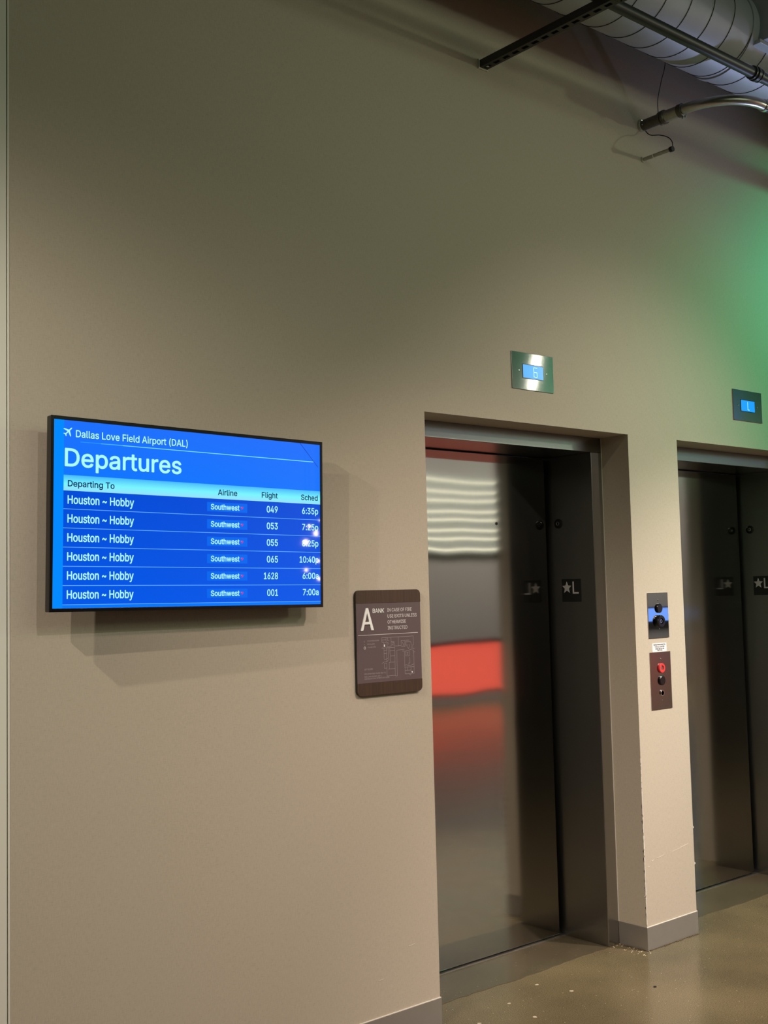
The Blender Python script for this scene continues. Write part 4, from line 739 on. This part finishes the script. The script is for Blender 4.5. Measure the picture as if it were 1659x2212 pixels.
button(fs, 'keyhole', .0, -.055, .0095, .003, MPLATEH)
screw(fs, .0, .095); screw(fs, .001, -.088)
sk = empty('instruction_sticker', (4.268, 0, 1.289)); sk.rotation_euler = (0, .0, 0)
tag(sk, 'small white sticker with lines of tiny print between the two steel plates', 'sticker')
MB().box(-.0515, .0515, -.0008, 0, -.0195, .0185).build('paper', simple('sticker_white', (.88, .88, .9), .45, noise=.02), sk)
for s_t, a, b_, zb in (('FIREFIGHTERS OPERATION', -.043, .043, .0085), ('TO RECALL ELEVATORS', -.035, .036, -.0005), ('INSERT FIRE KEY AND', -.031, .034, -.0093), ('TURN TO ON', -.019, .019, -.0165)):
    text(s_t, a, b_, zb, .0058, -.0010, MINK, sk, 'small_print', spread=.0003)

# ------------------------------------------------------------------ L markers and lantern eyes on the jamb returns
def jamb_items(XJ, n, which):
    r = empty('floor_marker', (XJ, .290, 1.551), (0, 0, -R(90)))     # local x runs out of the recess, local -y faces the opening
    tag(r, 'black tactile marker with star and letter L on the %s lift jamb' % which, 'sign')
    MB().box(-.055, .055, -.002, 0, -.0515, .0515).build('tag_plate', MTAG, r)
    pts = [(-.0255+.0285*(1 if k % 2 == 0 else .45)*math.sin(k*math.pi/5), .0125+.0285*(1 if k % 2 == 0 else .45)*math.cos(k*math.pi/5)) for k in range(10)]
    MB().prism(pts, -.0036, -.002).build('star', MTAPE, r, bevel=.0012)
    MB().prism([(.0085, -.0150), (.0430, -.0150), (.0430, -.0080), (.0165, -.0080), (.0165, .0400), (.0085, .0400)], -.0036, -.002).build('raised_letter', MTAPE, r, bevel=.0005)
    e = empty('jamb_sensor', (XJ, .353, 1.858), (0, 0, -R(90)))
    tag(e, 'round black lens with chrome eye on the %s lift jamb' % which, 'sensor')
    MB().box(-.034, .034, -.0015, 0, -.075, .062).build('face_plate', MFRAME, e, uv=True)
    MB()._lathe(Vector((0, -.0015, 0)), Vector((0, -1, 0)), [(0, .0225), (.004, .0220), (.006, .018), (.006, .0095)], 28).build('lens_ring', MBLK2, e, smooth=True)
    MB()._lathe(Vector((0, -.0045, 0)), Vector((0, -1, 0)), [(0, .0105), (.004, .0095), (.0045, .006), (.0025, .005)], 20).build('lens_eye', MCHROME, e, smooth=True)
    for z in (.052, -.052):
        MB()._lathe(Vector((0, -.0015, z)), Vector((0, -1, 0)), [(0, .003), (.0012, .0025)], 12).build('screw', MCHROME, e)
jamb_items(X2-.0745, 1, 'first'); jamb_items(X4-.0745, 2, 'second')

# ------------------------------------------------------------------ overhead services
# slotted strut channel, open side up, fixed to the wall
sc_ = empty('strut_channel', (3.253, 0, 3.660)); tag(sc_, 'dark slotted steel strut channel jutting from the wall under the pipe', 'strut')
L_ = .78; SH_ = .030; m = MB(); hw = .0206; th = .0026; pitch, sl_, sw_ = .0508, .0300, .0086
nslot = int(L_/pitch)
m.box(-hw, -hw+th, -L_, 0, 0, SH_); m.box(hw-th, hw, -L_, 0, 0, SH_)
m.box(-hw+th, -hw+th+.0075, -L_, 0, SH_-th, SH_); m.box(hw-th-.0075, hw-th, -L_, 0, SH_-th, SH_)
m.box(-hw+th, -sw_, -L_, 0, 0, th); m.box(sw_, hw-th, -L_, 0, 0, th)      # bottom web either side of the slots
y = 0.0
for k in range(nslot+1):
    yc = -.030-k*pitch
    ye = yc+sl_/2
    m.box(-sw_, sw_, ye, y, 0, th) if y > ye else None
    y = yc-sl_/2
m.box(-sw_, sw_, -L_, y, 0, th) if y > -L_ else None
m.build('channel', MSTRUT, sc_)
MB().box(-.027, .027, -.006, 0, -.006, .035).build('wall_plaster_collar', simple('pale_plaster', (.7, .67, .52), .8, noise=.1), sc_)
MB()._lathe(Vector((0, -.03, .004)), Vector((0, 0, -1)), [(0, .007), (.005, .007), (.006, .004)], 6).build('bolt', MCHROME, sc_)
MB().tube([(0, -.70, -.015), (0, -.70, ZC-3.660)], .005, 10).build('hanger_rod', MSTRUT, sc_)
MB().box(-.018, .018, -.716, -.684, -.006, 0).build('rod_nut', MSTRUT, sc_)

# dark pipe lying on the strut
pp = empty('sprinkler_pipe', (3.0, -.588, 3.7165)); tag(pp, 'dark grey straight pipe resting on the strut and running along the wall', 'pipe')
MB().tube([(-1.2, 0, 0), (17, 0, 0)], .0225, 24).build('pipe_run', MPIPE, pp, smooth=True)
for x in (1.30, 4.3):
    MB()._lathe(Vector((x-.028, 0, 0)), Vector((1, 0, 0)), [(0, .0235), (0, .029), (.008, .029), (.009, .025), (.018, .025), (.019, .031), (.036, .031), (.037, .026), (.046, .026), (.047, .029), (.056, .029), (.056, .0235)], 24).build('coupling', MPIPE, pp, smooth=True)
MB().box(.235, .271, -.03, .03, .0, .052).box(.2, .3, -.012, .012, .022, .03).build('pipe_clamp', MSTRUT, pp)

# spiral duct
DY, DZ, DR = -.343, 4.016, .1873
du = empty('spiral_duct', (3.0, DY, DZ)); tag(du, 'large galvanised spiral duct running along the top of the wall', 'duct')
MB().tube([(-9 + 26*k/60, 0, 0) for k in range(61)], DR, 96, caps=True).build('duct_body', MDUCT, du, smooth=True)
# helical lock seam: a low dark bead wound round the duct
P_, X0_, n = .1475, -2.2, 48
turns = 32
def helix(r, dx, w, nm, mat):
    m = MB(); vs = []; cnt = turns*n
    for i in range(cnt+1):
        a = -2*math.pi*i/n; x = X0_+P_*i/n+dx
        for (du_, dr) in ((-w, 0.0), (-w*.6, .0022), (w*.6, .0022), (w, 0.0)):
            vs.append((x+du_, (r+dr)*math.cos(a), (r+dr)*math.sin(a)))
    m.add(vs, [(i*4+j, i*4+j+1, (i+1)*4+j+1, (i+1)*4+j) for i in range(cnt) for j in range(3)])
    return m.build(nm, mat, du, smooth=True)
helix(DR-.0003, 0, .0050, 'lock_seam', MDUCT)
helix(DR+.0006, -.0048, .0016, 'seam_dark_line', MSEAM)  # thin dark line along one edge of the bead
# joint band and rectangular take-off
MB()._lathe(Vector((1.40, 0, 0)), Vector((1, 0, 0)), [(0, DR), (0, DR+.006), (.04, DR+.006), (.04, DR)], 72).build('joint_band', MDUCT, du, smooth=True)
MB().box(1.455, 2.3, -.95, -.10, -.085, .20).build('take_off', MDUCT, du, bevel=.002)
MB().box(1.43, 2.32, -.20, -.09, -.103, -.085).build('take_off_flange', MDUCT, du, bevel=.002)
for x in (-1.0, .55, 3.2):
    MB().tube([(x, -DR-.004, 0), (x, -DR-.004, ZC-DZ)], .004, 8).tube([(x, DR+.004, 0), (x, DR+.004, ZC-DZ)], .004, 8).build('duct_hanger', MSTRUT, du)

# bent conduit from the wall, running off along it
cn = empty('conduit_elbow', (4.292, 0, 3.683)); tag(cn, 'galvanised conduit stubbing out of the wall and sweeping sideways in a bend', 'conduit')
MB().tube([(0, 0, 0), (0, -.012, 0)], .031, 24).build('wall_collar', simple('pale_collar', (.5, .48, .38), .7, noise=.15, nscale=60), cn, smooth=True)
MB().tube([(0, -.010, 0), (0, -.118, 0)], .0245, 24).build('nipple', MCONDD, cn, smooth=True)
MB()._lathe(Vector((0, -.105, 0)), Vector((0, -1, 0)), [(0, .0265), (.002, .0315), (.010, .0320), (.012, .028), (.018, .028), (.020, .0325), (.030, .0325), (.034, .027)], 24).build('coupling', MCONDD, cn, smooth=True)
MB()._lathe(Vector((0, -.135, 0)), Vector((0, -1, 0)), [(0, .0265), (.085, .0265), (.086, .022)], 24).build('sleeve', MCOND, cn, smooth=True)
MB()._lathe(Vector((0, -.205, 0)), Vector((0, -1, 0)), [(0, .0272), (.002, .0295), (.024, .0295), (.026, .025)], 24).build('coupling', MCONDD, cn, smooth=True)
MB()._lathe(Vector((.004, -.222, -.030)), Vector((0, 0, -1)), [(0, .0045), (.010, .004), (.011, .002)], 10).build('set_screw', MCHROME, cn, smooth=True)
MB()._lathe(Vector((.004, -.236, -.028)), Vector((0, 0, -1)), [(0, .0045), (.010, .004), (.011, .002)], 10).build('set_screw', MCHROME, cn, smooth=True)
rb = .235; pts = [(0, -.22, 0)]+[(rb-rb*math.cos(t*math.pi/2/14), -.24-rb*math.sin(t*math.pi/2/14), 0) for t in range(15)]
pts.append((rb+.02, -.475, 0))
MB().tube(pts, .0225, 24).build('bend', MCOND, cn, smooth=True)
MB()._lathe(Vector((rb+.012, -.475, 0)), Vector((1, 0, 0)), [(0, .0235), (.001, .027), (.016, .027), (.017, .0235)], 24).build('end_coupling', MCHROME, cn, smooth=True)
MB().tube([(rb+.02, -.475, 0), (rb+4, -.475, 0)], .0215, 20).build('conduit_run', MPIPE, cn, smooth=True)
m = MB()
for (y_, a) in ((-.018, 2.4), (-.026, 3.4)):
    m._lathe(Vector((.0245*math.cos(a), y_, .0245*math.sin(a))), Vector((math.cos(a), 0, math.sin(a))), [(0, .004), (.004, .003)], 8)
m.build('locknut_screw', MCHROME, cn)

tb = empty('conduit_stub', (4.292, 0, 3.524)); tag(tb, 'thin short conduit stub sticking out of the wall below the elbow', 'conduit')
MB().tube([(0, 0, 0), (0, -.156, 0)], .0085, 16).build('stub_tube', MCOND, tb, smooth=True)
MB().tube([(0, 0, 0), (0, -.006, 0)], .013, 16).build('wall_collar', simple('pale_collar_small', (.6, .58, .45), .7, noise=.15), tb, smooth=True)
MB().tube([(0, -.060, 0), (0, -.066, 0)], .010, 16).build('clip', MCHROME, tb, smooth=True)
MB().tube([(0, -.152, 0), (0, -.168, 0)], .0125, 16).build('black_bushing', MCABLE, tb, smooth=True)

def bez(p, n=24):
    out = []
    for i in range(len(p)-1):
        p0, p1, p2, p3 = (Vector(p[max(i-1, 0)]), Vector(p[i]), Vector(p[i+1]), Vector(p[min(i+2, len(p)-1)]))
        for k in range(n):
            t = k/n; out.append(.5*((2*p1)+(-p0+p2)*t+(2*p0-5*p1+4*p2-p3)*t*t+(-p0+3*p1-3*p2+p3)*t**3))
    out.append(Vector(p[-1])); return out
tag(MB().tube(bez([(4.296, -.020, 3.655), (4.296, -.045, 3.628), (4.300, -.095, 3.612), (4.302, -.135, 3.590), (4.298, -.160, 3.560), (4.292, -.166, 3.528)], 8), .0022, 8).build('looped_cable', MCABLE, smooth=True),
    'short black cable looping from the elbow down to the conduit stub', 'cable')
tag(MB().tube(bez([(4.302, -.090, 3.705), (4.300, -.092, 3.78), (4.300, -.115, 3.86), (4.302, -.140, 3.95), (4.30, -.150, 4.2), (4.30, -.150, ZC)], 8), .0018, 8).build('hanging_wire', MCABLE, smooth=True),
    'thin black wire hanging from behind the spiral duct to the elbow', 'cable')
